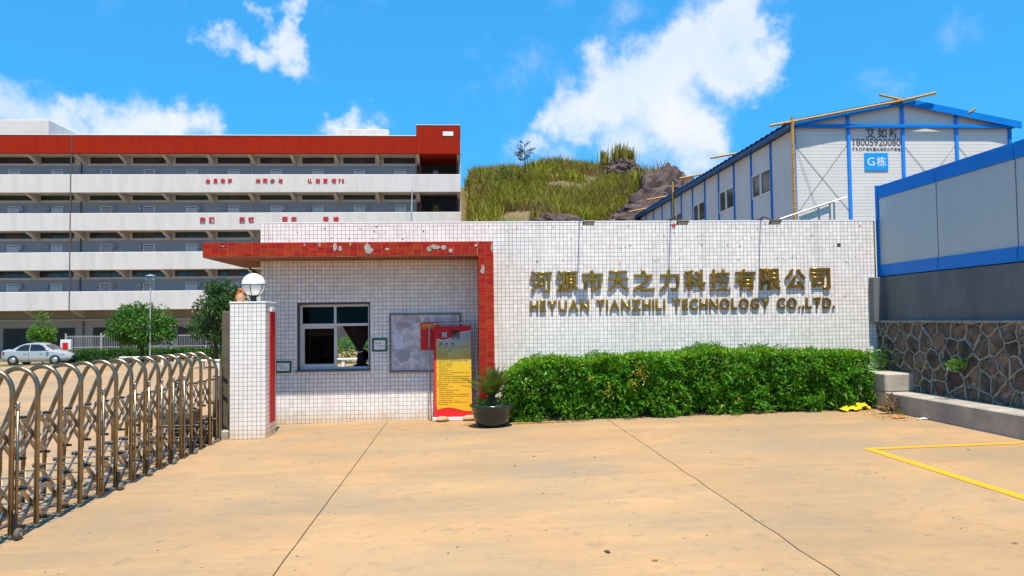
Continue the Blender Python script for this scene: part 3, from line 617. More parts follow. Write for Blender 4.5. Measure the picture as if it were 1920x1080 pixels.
lettering('sign_lettering', 'row of large raised gold Chinese characters on the white sign wall', 'sign', '河源市天之力科技有限公司', 1.10, 6.34, 2.245, .42, .375, .012, .0035, .006, m_gold, WY - .024, 'cell')
lettering('sign_lettering', 'row of raised gold Latin capitals below the Chinese characters', 'sign', 'HEYUAN TIANZHILI TECHNOLOGY CO.,LTD.', 1.13, 6.37, 1.835, .26, .185, .010, .004, .004, m_gold, WY - .020)

# floodlights on short arms along the top of the wall
def floodlight(px, label):
    c = onY(px, 419, WY - .42); r = thing('floodlight', label, 'floodlight', (c.x, WY, 3.26), 'floodlights along the wall top')
    MB().tube([(-.05, .12, .0), (-.05, -.1, .045), (-.05, -.36, -.02), (-.05, -.42, -.06)], .011, 6).build('arm', m_black, r)
    MB().bbox(-.10, .02, .04, .16, .004, .03, .004).build('bracket', m_black, r)
    h = MB().bbox(-.095, .095, -.055, .055, -.018, .018, .006).mesh('housing', m_black); link('housing', h, r, (.03, -.43, -.085), rot=(R(-28), 0, 0))
    link('lens', MB().box(-.08, .08, -.042, .042, -.022, -.0185).mesh('lens', m_greyp), r, (.03, -.43, -.085), rot=(R(-28), 0, 0))
    MB().tube([(-.05, -.05, .03), (.0, .06, .06), (.02, .12, .01)], .005, 5).build('cable', m_black, r)
floodlight(1100, 'black floodlight nearest the red canopy on the wall top')
floodlight(1276, 'middle black floodlight on the wall top above the characters')
floodlight(1450, 'black floodlight nearest the blue fence on the wall top')
MB().prism([(onY(1263, 422, WY).x + .045 * (1 if k % 2 == 0 else .4) * math.sin(math.pi * k / 5), onY(1263, 422, WY).z + .045 * (1 if k % 2 == 0 else .4) * math.cos(math.pi * k / 5)) for k in range(10)], WY - .012, WY - .002).build('red_star', m_redink, None, label='small red star on the wall beside the middle floodlight', cat='star')

# notice board with papers
nb = thing('notice_board', 'weathered grey notice board covered in torn paper scraps', 'notice board', (-1.2, WY, .77))
bw, bh = 1.18, .97
MB().box(.02, bw - .02, -.028, -.002, .02, bh - .02).build('backing_panel', m_board, nb)
for a in ((0, bw, 0, .03), (0, bw, bh - .03, bh)): MB().bbox(a[0], a[1], -.045, -.002, a[2], a[3], .005).build('frame_rail', m_boardframe, nb)
for a in ((0, .03), (bw - .03, bw)): MB().bbox(a[0], a[1], -.043, -.002, .031, bh - .031, .005).build('frame_stile', m_boardframe, nb)
for k, (x, z, w_, h_) in enumerate([(.42, .80, .10, .12), (.58, .80, .10, .11), (.12, .84, .24, .03), (.12, .74, .26, .08), (.1, .15, .26, .24), (.75, .86, .3, .03), (.78, .78, .28, .05)]):
    MB().prism(blob(x + w_ / 2, z + h_ / 2, w_ * 1.15, h_ * 1.15, k + 9, 10), -.0312, -.0285).build('paper_scrap', MATS.setdefault('scrap%d' % (k % 3), mat('faded_paper_%d' % k, [(.36, .30, .31), (.33, .33, .36), (.45, .44, .47)][k % 3], rough=.95)), nb)
rp = thing('red_poster', 'red poster with yellow heading pinned to the notice board', 'poster', (-.69, WY - .034, 1.13))
MB().box(0, .30, -.003, 0, 0, .455).build('sheet', m_redposter, rp)
for i, c in enumerate('招聘启'): o = link('letter', glyph(c, .09, .0006, .002, 0, m_yellowink), rp, (.065 + i * .085, -.0042, .39))
b = MB()
for r_ in range(11):
    x = .03
    while x < .26: l = random.uniform(.01, .03); b.box(x, x + l, -.0042, -.003, .31 - r_ * .026, .316 - r_ * .026); x += l + .008
b.build('illegible_print', mat('dark_red_ink', (.25, .004, .004), rough=.7), rp, kind='stuff')
pp = thing('pale_notice', 'small pale bluish sheet pinned low on the notice board', 'notice', (-1.12, WY - .034, 1.155))
MB().box(0, .15, -.003, 0, 0, .235).build('sheet', m_paper, pp)
b = MB()
for r_ in range(9): b.box(.02, random.uniform(.08, .13), -.0042, -.003, .20 - r_ * .02, .204 - r_ * .02)
b.build('illegible_print', mat('faded_blue_ink', (.42, .44, .62), rough=.8), pp, kind='stuff')
def small_sign(x0, x1, z0_, z1_, label):
    t = thing('small_sign', label, 'sign', (x0, WY, z0_), 'green framed signs on the booth wall'); w_, h_ = x1 - x0, z1_ - z0_
    MB().box(.02, w_ - .02, -.01, -.002, .02, h_ - .02).build('panel', m_white, t)
    for a in ((0, w_, 0, .032), (0, w_, h_ - .032, h_)): MB().bbox(a[0], a[1], -.016, -.002, a[2], a[3], .003).build('frame_rail', m_green, t)
    for a in ((0, .032), (w_ - .032, w_)): MB().bbox(a[0], a[1], -.015, -.002, .033, h_ - .033, .003).build('frame_stile', m_green, t)
    b = MB(); x = .06
    for row, (a, e) in enumerate(((.055, .15), (.09, .2))):
        x = a
        while x < e: l = random.uniform(.008, .016); b.box(x, x + l, -.0115, -.01, h_ * (.56 - .2 * row), h_ * (.56 - .2 * row) + .02); x += l + .006
    b.build('illegible_print', mat('grey_ink', (.3, .32, .34), rough=.8), t, kind='stuff')
small_sign(-3.06, -2.79, .79, .985, 'green framed small sign beside the tiled gate pillar')
small_sign(-1.485, -1.235, 1.115, 1.335, 'green framed small sign between window and notice board')

# recruitment banner on a tube stand, leaning by the wall
bs = thing('banner_stand', 'red and yellow recruitment banner on a tube stand by the red column', 'banner', (-.165, 12.62, gz(-.1, 12.6)))
BWd, BH = .60, 1.47; lean = .13
def bz(u, t, off=0): return (u, lean * t - off, .05 + t * BH)     # u across, t up
def sheet(pts, off, th=.0015):
    n = len(pts); v = [bz(u, t, off) for u, t in pts] + [bz(u, t, off - th) for u, t in pts]
    return MB().add(v, [tuple(range(n)), tuple(range(n, 2 * n))[::-1]] + [(i + n, (i + 1) % n + n, (i + 1) % n, i) for i in range(n)])
BL, BR = -.30, .305
sheet([(BL, .0), (BR, .0), (BR, 1), (BL, 1)], .014, .003).build('banner_sheet', m_redcloth, bs)
gm = bpy.data.materials.new('grey_to_yellow_print'); gm.use_nodes = True; t_ = gm.node_tree
tcg = t_.nodes.new('ShaderNodeTexCoord'); sxg = t_.nodes.new('ShaderNodeSeparateXYZ'); rg = t_.nodes.new('ShaderNodeValToRGB'); ng = t_.nodes.new('ShaderNodeTexNoise'); ng.inputs['Scale'].default_value = 3
ag = t_.nodes.new('ShaderNodeMath'); ag.operation = 'MULTIPLY_ADD'; ag.inputs[1].default_value = .35
t_.links.new(tcg.outputs['Object'], sxg.inputs[0]); t_.links.new(tcg.outputs['Object'], ng.inputs['Vector']); t_.links.new(ng.outputs[0], ag.inputs[0]); t_.links.new(sxg.outputs['Z'], ag.inputs[2])
mg = t_.nodes.new('ShaderNodeMapRange'); mg.inputs['From Min'].default_value = .2; mg.inputs['From Max'].default_value = 1.6; t_.links.new(ag.outputs[0], mg.inputs['Value']); t_.links.new(mg.outputs[0], rg.inputs[0])
e = rg.color_ramp.elements; e[0].color = (.78, .38, .006, 1); e[0].position = .1; e[1].color = (.34, .38, .42, 1); e[1].position = .93
e2 = rg.color_ramp.elements.new(.62); e2.color = (.66, .44, .01, 1); e3 = rg.color_ramp.elements.new(.80); e3.color = (.5, .47, .18, 1)
t_.links.new(rg.outputs[0], t_.nodes['Principled BSDF'].inputs['Base Color']); t_.nodes['Principled BSDF'].inputs['Roughness'].default_value = .55
wave = lambda u: .865 + .075 * ((u - BL) / .6) - .05 * math.sin(min(1, (u - BL) / .36) * math.pi) * (1 if u < .06 else .0)
topc = [(u, wave(u)) for u in np.linspace(BR, BL + .045, 16)]
botc = [(u, .085 + .022 * math.sin((u + .25) * 9)) for u in np.linspace(BL + .045, BR, 12)]
sheet(botc + topc, .0165).build('printed_panel', gm, bs)
cv = [(u, wave(u) + .012) for u in np.linspace(BR, BL + .045, 16)] + [(u, wave(u) + .004) for u in np.linspace(BL + .045, BR, 16)]
sheet(cv, .0172).build('white_curve', m_white, bs)
for k in range(30): sheet([(BL + .03, .12 + k * .024), (BL + .05, .125 + k * .024), (BL + .03, .135 + k * .024)], .0168).build('zigzag_tooth', m_yellowink, bs)
disc = [( -.13 + .062 * math.cos(a), .905 + .058 * math.sin(a) * .6) for a in np.linspace(0, 2 * math.pi, 24)[:-1]]
sheet(disc, .0176).build('black_disc', m_ink, bs)
def bl(ch_, u, t, size, m_, off=.019, sc=1.0, o_=.0):
    o = link('letter', glyph(ch_, size, .0006, o_, 0, m_), bs, bz(u, t, off), rot=(-math.atan(lean / BH), 0, 0)); o.scale = (sc, 1, sc)
bl('招', -.13, .905, .095, m_white, o_=.001); bl('聘', .045, .905, .17, m_ink, o_=.002)
for i, c in enumerate('天之力'): bl(c, -.19 + i * .095, .80, .068, m_ink, o_=.001)
b = MB()
def mark(u, t, w_, h_):
    v = [bz(a, q, .0182) for a, q in ((u, t), (u + w_, t), (u + w_, t + h_), (u, t + h_))]; b.add(v, [(0, 1, 2, 3)])
t = .762; row = 0
while t > .125:
    u = -.22 if random.random() < .6 else -.245; end = random.choice([.27, .26, .1, .0, -.08, .25])
    while u < end:
        w_ = random.uniform(.010, .017); h_ = .0075
        mark(u, t, w_, h_ * .35); mark(u + .001, t + h_ * .62, w_ * .9, h_ * .38); mark(u + w_ * .4, t, w_ * .2, h_)
        u += w_ + (.004 if random.random() < .85 else .02)
    t -= .0215
b.build('illegible_print', m_brownink, bs, kind='stuff')
b = MB(); fp = [(-.345, -.02, -.02), (-.365, .02, .5), (-.375, .08, 1.3), (-.375, .095, 1.50), (-.355, .1, 1.545), (-.31, .1, 1.565), (.0, .1, 1.57), (.32, .1, 1.56), (.365, .1, 1.53), (.385, .09, 1.45), (.41, .05, .75), (.43, .0, -.02)]
b.tube(fp, .011, 8).build('tube_frame', m_steelp, bs, smooth=True)
MB().bbox(-.32, .34, -.06, .06, .0, .055, .008).build('base_bar', m_white, bs)
for nm, lab, x, y, s_ in (('loose_stone', 'pale stone weighing down the left foot of the recruitment banner', -.33, 12.50, .085), ('loose_stone', 'pale stone beside the plant pot on the banner base', .10, 12.5, .09)):
    v = []; 
    me = MB().lathe([(.3, 0), (.85, .18), (1, .5), (.85, .85), (.5, 1.05), (.1, 1.1)], 11).mesh('loose_stone', m_boulder)
    V = np.array([vv.co[:] for vv in me.vertices]); V[:, :2] *= (.8 + .5 * fbm(V * 1.3 + s_ * 50)[:, None]); V *= s_ * np.array([1.25, .9, .95])
    me.vertices.foreach_set('co', V.ravel()); me.update()
    link(nm, me, None, (x, y, gz(x, y) - .004), lab, 'stone')

# ------------------------------------------------------------------ gate pillar, lamp, beacon, couplet
PX0, PX1, PY0, PY1, PZ = -3.32, -2.82, 11.32, 11.95, 1.905
gp = thing('gate_pillar', 'square white tiled gate pillar carrying the globe lamp', 'pillar', (PX0, PY0, 0))
gb = gz(PX0, PY0)
MB().box(.0025, .4975, .0025, .6275, gb - .15, PZ - .012).build('core', m_grout, gp)
tv, tf = [], []; ph = .0625; z0 = PZ - .012 - 32 * ph
tile_field(tv, tf, (0, .0025, z0), (1, 0, 0), (0, 0, 1), (0, -1, 0), 8, 32, .0625, ph, .0048, .0025)
tile_field(tv, tf, (.4975, .0, z0), (0, 1, 0), (0, 0, 1), (1, 0, 0), 10, 32, .063, ph, .0048, .0025)
tile_field(tv, tf, (.0025, .63, z0), (0, -1, 0), (0, 0, 1), (-1, 0, 0), 10, 32, .063, ph, .0048, .0025)
link('wall_tiles', rawmesh('wall_tiles', np.array(tv), np.array(tf), tilemat('pillar_tile', (.84, .795, .76), .05, (.50, .30, .06), -.10)), gp, kind='stuff')
MB().bbox(-.008, .508, -.008, .638, PZ - .011, PZ + .012, .006).build('cap', m_white, gp)
cb = thing('couplet_banner', 'narrow red vertical banner on the side of the gate pillar', 'banner', (PX1, 11.40, .15))
MB().bbox(.002, .012, .16, .46, 0, 1.62, .003).build('board', m_redcloth, cb)
MB().bbox(.0, .03, .16, .4, 1.622, 1.68, .005).build('top_hook', m_white, cb)
gl = thing('globe_lamp', 'white globe lamp in a black half cage on the pillar', 'lamp', (-3.07, 11.63, PZ + .012))
rg_ = .172; zc = .255
sp = [(max(.001, rg_ * math.sin(math.pi * k / 20)), zc - rg_ * math.cos(math.pi * k / 20)) for k in range(21)]
MB().lathe(sp, 32).build('globe', m_globe, gl, smooth=True)
MB().lathe([(.055, 0), (.055, .015), (.045, .02), (.045, .075), (.075, .085), (.075, .1), (.04, .1)], 20).build('base', m_black, gl)
cg = MB(); rr = rg_ + .006
cg.tube([(rr * math.cos(2 * math.pi * k / 32), rr * math.sin(2 * math.pi * k / 32), zc) for k in range(33)], .006, 6)
cgo = cg.build('cage', m_black, gl)
for k in range(6):
    a = 2 * math.pi * k / 6 + .5
    MB().tube([(rr * math.cos(t) * math.cos(a), rr * math.cos(t) * math.sin(a), zc - rr * math.sin(t)) for t in np.linspace(0, 1.25, 10)], .005, 5).build('rib', m_black, cgo)
wb = thing('warning_beacon', 'small orange ring shaped beacon beside the globe lamp', 'beacon', (-3.205, 11.42, PZ + .012))
ring = [(.062 * math.cos(2 * math.pi * k / 24), 0, .078 + .062 * math.sin(2 * math.pi * k / 24)) for k in range(25)]
MB().tube(ring, .016, 8).build('ring', m_orange, wb, smooth=True)
dm = MB().lathe([(.052, -.012), (.05, .01), (.03, .016), (.004, .018)], 20).mesh('lens', m_greyp, True); link('lens', dm, wb, (0, 0, .078), rot=(R(90), 0, 0)); wb.scale = (.85, .85, .85)
MB().tube([(-.05, .0, .150), (-.035, 0, .175), (-.018, 0, .195), (-.012, 0, .225), (.012, 0, .225), (.022, 0, .195), (.04, 0, .175), (.055, 0, .15), (0, 0, .142), (-.05, 0, .150)], .012, 6).build('handle', m_orange, wb, smooth=True)

# ------------------------------------------------------------------ retractable gate
rgt = thing('retractable_gate', 'stainless steel retractable scissor gate with arched frames', 'gate', (-3.5, 6.32, gz(-3.5, 6.32)))
NF, SP = 22, .361; Y0 = -1.085 - 4 * .361; fx = lambda y: -.02 + .02 * (y + 1) / 6
def fzz(y): return gz(-3.5, 6.32 + y) - gz(-3.5, 6.32) - .008 * max(0, y)
arch = [(0, 0, .045), (0, 0, 1.12)] + [(-.16 + .16 * math.cos(a), 0, 1.14 + .175 * math.sin(a)) for a in np.linspace(0.05, math.pi * .885, 12)] + [(-.36, 0, 1.09), (-.485, 0, .77), (-.503, 0, .68), (-.505, 0, .045)]
arch_me = MB().tube(arch, .0205, 10).mesh('arch_frame', m_steel, True)
wh_me = MB().lathe([(.018, -.017), (.042, -.017), (.047, -.01), (.047, .01), (.042, .017), (.018, .017)], 16).mesh('wheel', m_rubber, True)
hub_me = MB().lathe([(.004, .017), (.018, .017), (.018, .021), (.004, .021)], 10).mesh('hub', m_steelp)
fork_me = MB().box(-.012, .012, -.02, .02, 0, .17).mesh('fork', m_black)
knob_me = MB().lathe([(.014, 0), (.014, .012), (.017, .02), (.017, .03), (.012, .036), (.016, .045), (.013, .06), (.004, .066)], 10).mesh('finial', m_steelp, True)
inner_me = MB().tube([(0, 0, .05), (0, 0, 1.0)], .013, 8).mesh('inner_post', m_steel, True)
arm_up = [MB().bar((0, -SP / 2, .93), (0, SP / 2, .60), .036, .012).mesh('scissor_arm', m_steelp), MB().bar((0, SP / 2, .93), (0, -SP / 2, .60), .036, .012).mesh('scissor_arm', m_steelp)]
arm_lo = [MB().bar((0, -SP / 2, .36), (0, SP / 2, .05), .036, .012).mesh('scissor_arm', m_steelp), MB().bar((0, SP / 2, .36), (0, -SP / 2, .05), .036, .012).mesh('scissor_arm', m_steelp)]
rod_s = MB().tube([(.02, 0, 0), (-.085, 0, 0)], .012, 7).mesh('pivot_rod', m_black)
rod_l = MB().tube([(.03, 0, 0), (-.52, 0, 0)], .007, 6).mesh('cross_rod', m_steelp)
bolt = MB().lathe([(.016, 0), (.016, .02), (.01, .026)], 8).mesh('bolt', m_steelp)
for k in range(NF):
    y = Y0 + k * SP; x = fx(y); z = fzz(y)
    if y > 4.75: break
    link('arch_frame', arch_me, rgt, (x, y, z))
    for q, me in enumerate(arm_up):
        link('scissor_arm', me, rgt, (x - .03 - .016 * q, y, z)); link('scissor_arm', me, rgt, (x - .085 - .016 * q, y, z))
    for q, me in enumerate(arm_lo):
        link('scissor_arm', me, rgt, (x - .03 - .016 * q, y, z)); link('scissor_arm', me, rgt, (x - .46 - .016 * q, y, z))
    for zz in (.93, .60): link('pivot_rod', rod_s, rgt, (x - .01, y + SP / 2, z + zz))
    for zz in (.36, .05): link('pivot_rod', rod_s, rgt, (x - .01, y + SP / 2, z + zz)); link('cross_rod', rod_l, rgt, (x, y + SP / 2, z + zz + .02)); link('pivot_rod', rod_s, rgt, (x - .43, y + SP / 2, z + zz))
    link('cross_rod', rod_l, rgt, (x, y, z + .205)); link('bolt', bolt, rgt, (x + .004, y, z + .765), rot=(0, R(90), 0))
    if k in (3, 7, 11, 13, 14, 15, 16, 17):
        link('inner_post', inner_me, rgt, (x + .036, y + .012, z)); link('finial', knob_me, rgt, (x + .036, y + .012, z + 1.0))
    if k in (3, 7, 12, 14, 16, 18):
        wo_ = link('wheel', wh_me, rgt, (x + .06, y, z + .047), rot=(0, R(90), 0)); link('hub', hub_me, wo_)
        link('fork', fork_me, rgt, (x + .034, y, z + .03))
# drive unit at the pillar end
zz = fzz(4.9); hx = fx(4.9)
MB().bbox(hx - .55, hx - .06, 4.72, 5.02, zz + .06, zz + .42, .02).build('drive_box', m_brown, rgt)
MB().bbox(hx - .5, hx - .1, 4.3, 4.70, zz + .34, zz + .55, .015).build('motor_cover', m_brown, rgt)
MB().tube([(hx, 4.98, zz + .05), (hx, 4.98, zz + 1.08), (hx - .04, 4.98, zz + 1.19), (hx - .16, 4.98, zz + 1.26), (hx - .3, 4.98, zz + 1.2), (hx - .36, 4.98, zz + 1.08), (hx - .5, 4.98, zz + .6), (hx - .5, 4.98, zz + .05)], .022, 9).build('arch_frame', m_steel, rgt, smooth=True)
MB().bbox(hx - .07, hx + .035, 5.03, 5.07, zz + .10, zz + .98, .008).build('end_panel', m_steelp, rgt)
MB().bbox(hx - .055, hx + .02, 5.015, 5.028, zz + .62, zz + .95, .004).build('display_panel', m_greyp, rgt)
MB().lathe([(.02, -.01), (.045, 0), (.055, .05), (.05, .1), (.02, .13)], 14, (hx - .22, 4.1, zz + .86)).build('signal_lamp', m_black, rgt, smooth=True)
MB().tube([(hx - .22, 4.1, zz + .6), (hx - .22, 4.1, zz + .86)], .012, 6).build('lamp_stem', m_black, rgt)
for yy in (4.75, 4.98): wo_ = link('wheel', wh_me, rgt, (hx + .03, yy, zz + .047), rot=(0, R(90), 0)); link('hub', hub_me, wo_)
gs = thing('gate_stop', 'dull steel stop posts for the gate beside the tiled pillar', 'post', (-3.42, 11.52, gz(-3.4, 11.5)))
MB().tube([(-.10, .06, -.02), (-.10, .06, 1.18)], .021, 8).build('post', m_steel, gs); MB().tube([(.03, .02, -.02), (.03, .02, 1.18)], .021, 8).build('post', m_steel, gs)
for z in (.35, .78, 1.05): MB().tube([(-.10, .06, z), (.03, .02, z)], .012, 6).build('crossbar', m_steel, gs)
MB().bbox(-.11, .02, .12, .2, -.03, 1.85, .01).build('backing_post', m_brown, gs)
MB().bbox(-.14, .04, -.06, .18, -.02, .12, .01).build('footing', m_kerb, gs)

# ------------------------------------------------------------------ potted cycad
pot = thing('potted_cycad', 'cycad in a dark green glazed bowl pot before the red column', 'potted plant', (.43, 11.74, gz(.43, 11.74)))
MB().lathe([(.17, 0), (.20, .01), (.25, .08), (.29, .2), (.305, .29), (.335, .305), (.335, .335), (.30, .335), (.285, .30)], 32).build('pot', m_potg, pot, smooth=True)
MB().lathe([(.27, .27), (.275, .29), (.12, .315), (.01, .32)], 20).build('soil', m_soil, pot)
MB().lathe([(.06, .28), (.075, .34), (.07, .42), (.045, .47), (.01, .48)], 12).build('trunk', m_bark, pot, smooth=True)
for k in range(64):
    a = random.uniform(0, 2 * math.pi); tilt = random.uniform(.12, 1.1) if k > 8 else random.uniform(.05, .4); L_ = random.uniform(.40, .52); pts = []
    for q in range(11):
        t = q / 10; an = tilt + .55 * t * t * tilt; 
        if q == 0: p = Vector((.03 * math.cos(a), .03 * math.sin(a), .45))
        else: p = p + Vector((math.sin(an) * math.cos(a), math.sin(an) * math.sin(a), math.cos(an))) * (L_ / 10)
        pts.append(p.copy())
    V, Fc = [], []
    for q in range(1, 11):
        for r_ in range(2):
            for s_ in (-1, 1):
                p0 = pts[q - 1].lerp(pts[q], r_ / 2); d = (pts[q] - pts[q - 1]).normalized(); sd_ = d.cross(Vector((0, 0, 1))).normalized() * s_
                ll = .10 * math.sin(math.pi * min(1, (q + r_ / 2) / 11 * .9 + .12)) + .012
                tip = p0 + (sd_ * .75 + d * .6 + Vector((0, 0, .22))).normalized() * ll; n0 = len(V)
                V += [tuple(p0 - d * .007), tuple(p0 + d * .008), tuple(tip)]; Fc.append((n0, n0 + 1, n0 + 2))
    mb = MB(); mb.add(V, Fc); mb.tube(pts[::2] + [pts[-1]], .003, 4); mb.build('frond', m_cycad, pot)
Pn = np.array([(r_ * math.cos(a), r_ * math.sin(a), random.uniform(.30, .42)) for r_, a in ((random.uniform(.05, .28), random.uniform(0, 6.28)) for _ in range(420))])
link('ground_herbs', leaves('ground_herbs', Pn, np.c_[rng.normal(size=(420, 2)) * .8, np.abs(rng.normal(size=420)) + .2], rng.uniform(.03, .06, 420), m_tree, .45), pot, kind='stuff')

# ------------------------------------------------------------------ hedge in front of the sign wall
hg = thing('hedge', 'clipped glossy green hedge along the foot of the sign wall', 'hedge', (.75, 12.1, 0))
def htop(x):
    xs_ = [.6, .8, 1.05, 1.4, 1.8, 2.25, 2.5, 2.9, 3.3, 3.7, 4.0, 4.4, 4.8, 5.2, 5.7, 6.2, 6.6, 7.0]; zs_ = [.66, .78, .90, .92, .90, .93, .87, .92, .91, .98, 1.0, .95, .98, .93, .89, .88, .86, .84]
    return np.interp(x, xs_, zs_)
def hedge_points(n, mode):
    x = rng.uniform(.66, 6.62, n); hz = htop(x) + .05 * (fbm(np.c_[x * 3, x * 0, x * 0]) - .47) * 2
    front = 12.06 + .10 * (fbm(np.c_[x * 2.2, x * 0 + 5, x * 0]) - .47) * 2
    if mode == 'face':
        z = rng.random(n) ** .9 * hz; y = front + rng.exponential(.05, n) + .10 * np.clip((z / hz - .8) / .2, 0, 1) ** 2 + .05 * np.clip(.25 - z, 0, 1)
        bump_ = (fbm(np.c_[x * 4.5, z * 4.5, x * 0 + 2]) - .47) * .45; y = y - bump_
        D = np.c_[rng.normal(size=n) * .55, -np.abs(rng.normal(size=n)) * .7 - .15, rng.normal(size=n) * .5 + .25]
    elif mode == 'top':
        y = rng.uniform(12.08, 12.84, n); z = hz - rng.exponential(.035, n) + .03 * (fbm(np.c_[x * 6, y * 6, x * 0]) - .47) * 3
        D = np.c_[rng.normal(size=n) * .6, rng.normal(size=n) * .6 - .15, np.abs(rng.normal(size=n)) * .8 + .35]
    else:
        y = rng.uniform(12.14, 12.83, n); z = rng.uniform(.04, .97, n) * hz; D = rng.normal(size=(n, 3))
    return np.c_[x, y, z + np.array([gz(a, 12.3) for a in x]) * .0 + .02 + .016 * x], D
org = np.array([.75, 12.1, 0])
# rosettes: leaves radiate in sprays from shoot tips, as on clipped hedging
def sprays(n, mode, per, size):
    Pc, Dc = hedge_points(n, mode); Dc = unit(Dc); Pn = np.repeat(Pc, per, 0); Dn = unit(np.repeat(Dc, per, 0) * .75 + rng.normal(size=(n * per, 3)) * .55)
    Pn = Pn + Dn * .008 + rng.normal(size=(n * per, 3)) * .012
    return Pn - org, Dn, rng.uniform(size * .7, size * 1.3, n * per)
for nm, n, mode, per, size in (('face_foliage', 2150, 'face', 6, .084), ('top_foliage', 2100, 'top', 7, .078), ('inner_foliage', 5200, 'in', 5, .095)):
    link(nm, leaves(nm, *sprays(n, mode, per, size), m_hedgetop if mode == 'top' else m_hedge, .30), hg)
# taller shoots breaking the clipped top
Ps, Ds, Ss = [], [], []
for k in range(95):
    x = random.choice([1.25, 2.25, 2.28, 2.9, 3.6, 3.8, 3.95, 4.1, 4.75, 4.9, 5.3]) + random.gauss(0, .13); y = random.uniform(12.1, 12.7); zt = float(htop(x)) + .016 * x
    h_ = random.uniform(.03, .15)
    for q in range(14): Ps.append((x + random.gauss(0, .012), y + random.gauss(0, .012), zt + h_ * q / 14 + .0)); a = q * 2.4; Ds.append((math.cos(a), math.sin(a), .9)); Ss.append(random.uniform(.05, .085))
link('shoots', leaves('shoots', np.array(Ps) - org, np.array(Ds), np.array(Ss), m_treey, .28), hg)
Ps, Ds = [], []
for cx, cz, n, sp_ in ((2.78, .72, 70, .1), (1.98, .67, 16, .03), (2.25, .47, 30, .07), (2.65, .56, 30, .06), (4.3, .3, 12, .05), (1.0, .6, 14, .1), (3.9, .55, 10, .2)):
    for _ in range(n): Ps.append((cx + random.gauss(0, sp_ * .6), 12.0 + random.uniform(-.06, .04), cz + random.gauss(0, sp_) + .03)); Ds.append((random.gauss(0, .6), -.6, random.gauss(0, .5)))
link('yellowed_leaves', leaves('yellowed_leaves', np.array(Ps) - org, np.array(Ds), rng.uniform(.04, .07, len(Ps)), m_hedgey, .35), hg)
b = MB()
for k in range(110):
    x = random.uniform(.8, 6.5); y = random.uniform(12.2, 12.75); z = gz(x, y); b.tube([(x - .75, y - 12.1, z - .02), (x - .75 + random.gauss(0, .05), y - 12.1 + random.gauss(0, .04), z + .4), (x - .75 + random.gauss(0, .1), y - 12.1 + random.gauss(0, .08), z + .8)], [.012, .008, .004], 5)
b.build('stems', m_bark, hg)
# low weeds at the foot of the hedge and the plant behind the kerb block
def weed(name, x, y, z, n, spread, h_, m_, label, size=.05, cat='plant'):
    c = np.array([x, y, z]); Pn = np.c_[rng.normal(size=n) * spread, rng.normal(size=n) * spread * .6, rng.uniform(0, h_, n)]; D = np.c_[rng.normal(size=(n, 2)), np.abs(rng.normal(size=n)) + .2]
    t = thing(name, label, cat, c); link('foliage', leaves('foliage', Pn, D, rng.uniform(size * .7, size * 1.4, n), m_, .3), t); b = MB()
    for _ in range(6): b.tube([(random.gauss(0, spread * .3), random.gauss(0, spread * .2), -.02), (random.gauss(0, spread * .6), random.gauss(0, spread * .4), h_ * .8)], [.005, .002], 4)
    b.build('stems', m_bark, t)
weed('low_weed', 1.15, 11.93, gz(1.1, 12), 60, .09, .09, m_treey, 'low bright weed at the hedge foot near the potted cycad')
weed('low_weed', 1.75, 11.93, gz(1.7, 12), 60, .1, .09, m_treey, 'low bright weed at the hedge foot, second from the pot')
weed('low_weed', 2.55, 11.93, gz(2.5, 12), 50, .09, .07, m_treey, 'low bright weed at the hedge foot below the yellowed leaves')
weed('low_weed', 4.25, 11.90, gz(4.2, 12), 50, .1, .07, m_treey, 'low bright weed at the hedge foot left of the yellow cloth')
weed('creeper_plant', 6.98, 12.5, .62, 420, .20, .42, m_tree, 'leafy creeper behind the concrete block at the stone wall', .07)
weed('wall_fern', 7.02, 10.55, .80, 50, .10, .14, m_treey, 'small fern growing out of the stone wall joints', .12)
weed('dry_weed', 6.52, 11.45, gz(6.5, 11.4), 40, .07, .2, m_grassdry, 'dry straw coloured weed at the foot of the kerb', .16)

# ------------------------------------------------------------------ kerb, stone wall, cement wall, hoarding
kb = thing('concrete_kerb', 'grey concrete kerb ledge with raised block at the stone wall foot', 'kerb', (6.63, 11.8, 0))
MB().bbox(0, .50, -11, .72, -.15, .40, .015).build('ledge', m_kerb, kb)
MB().bbox(-.002, .50, .012, .70, .402, .69, .02).build('block', m_kerb, kb)
sw = thing('stone_wall', 'brown rubble stone retaining wall with raised grey mortar joints', 'wall', (7.1, 12.85, .3))
Lw, Hw = 10.4, 1.20
MB().box(.03, .35, -Lw, .12, -.4, Hw).build('mortar_core', m_mortar, sw)
pts = []
r_ = random.Random(5); row = 0; z = -.1
while z < Hw + .3:
    y = -.3 + (row % 2) * .18
    while y < Lw + .3: pts.append((y + r_.uniform(-.1, .1), z + r_.uniform(-.09, .09))); y += r_.uniform(.25, .40)
    z += .24; row += 1
def clip(poly, nx_, ny_, c):
    out = []
    for i in range(len(poly)):
        a, b_ = poly[i], poly[(i + 1) % len(poly)]; da, db = a[0] * nx_ + a[1] * ny_ - c, b_[0] * nx_ + b_[1] * ny_ - c
        if da <= 0: out.append(a)
        if da * db < 0: t = da / (da - db); out.append((a[0] + (b_[0] - a[0]) * t, a[1] + (b_[1] - a[1]) * t))
    return out
seen = set(); ridge = MB()
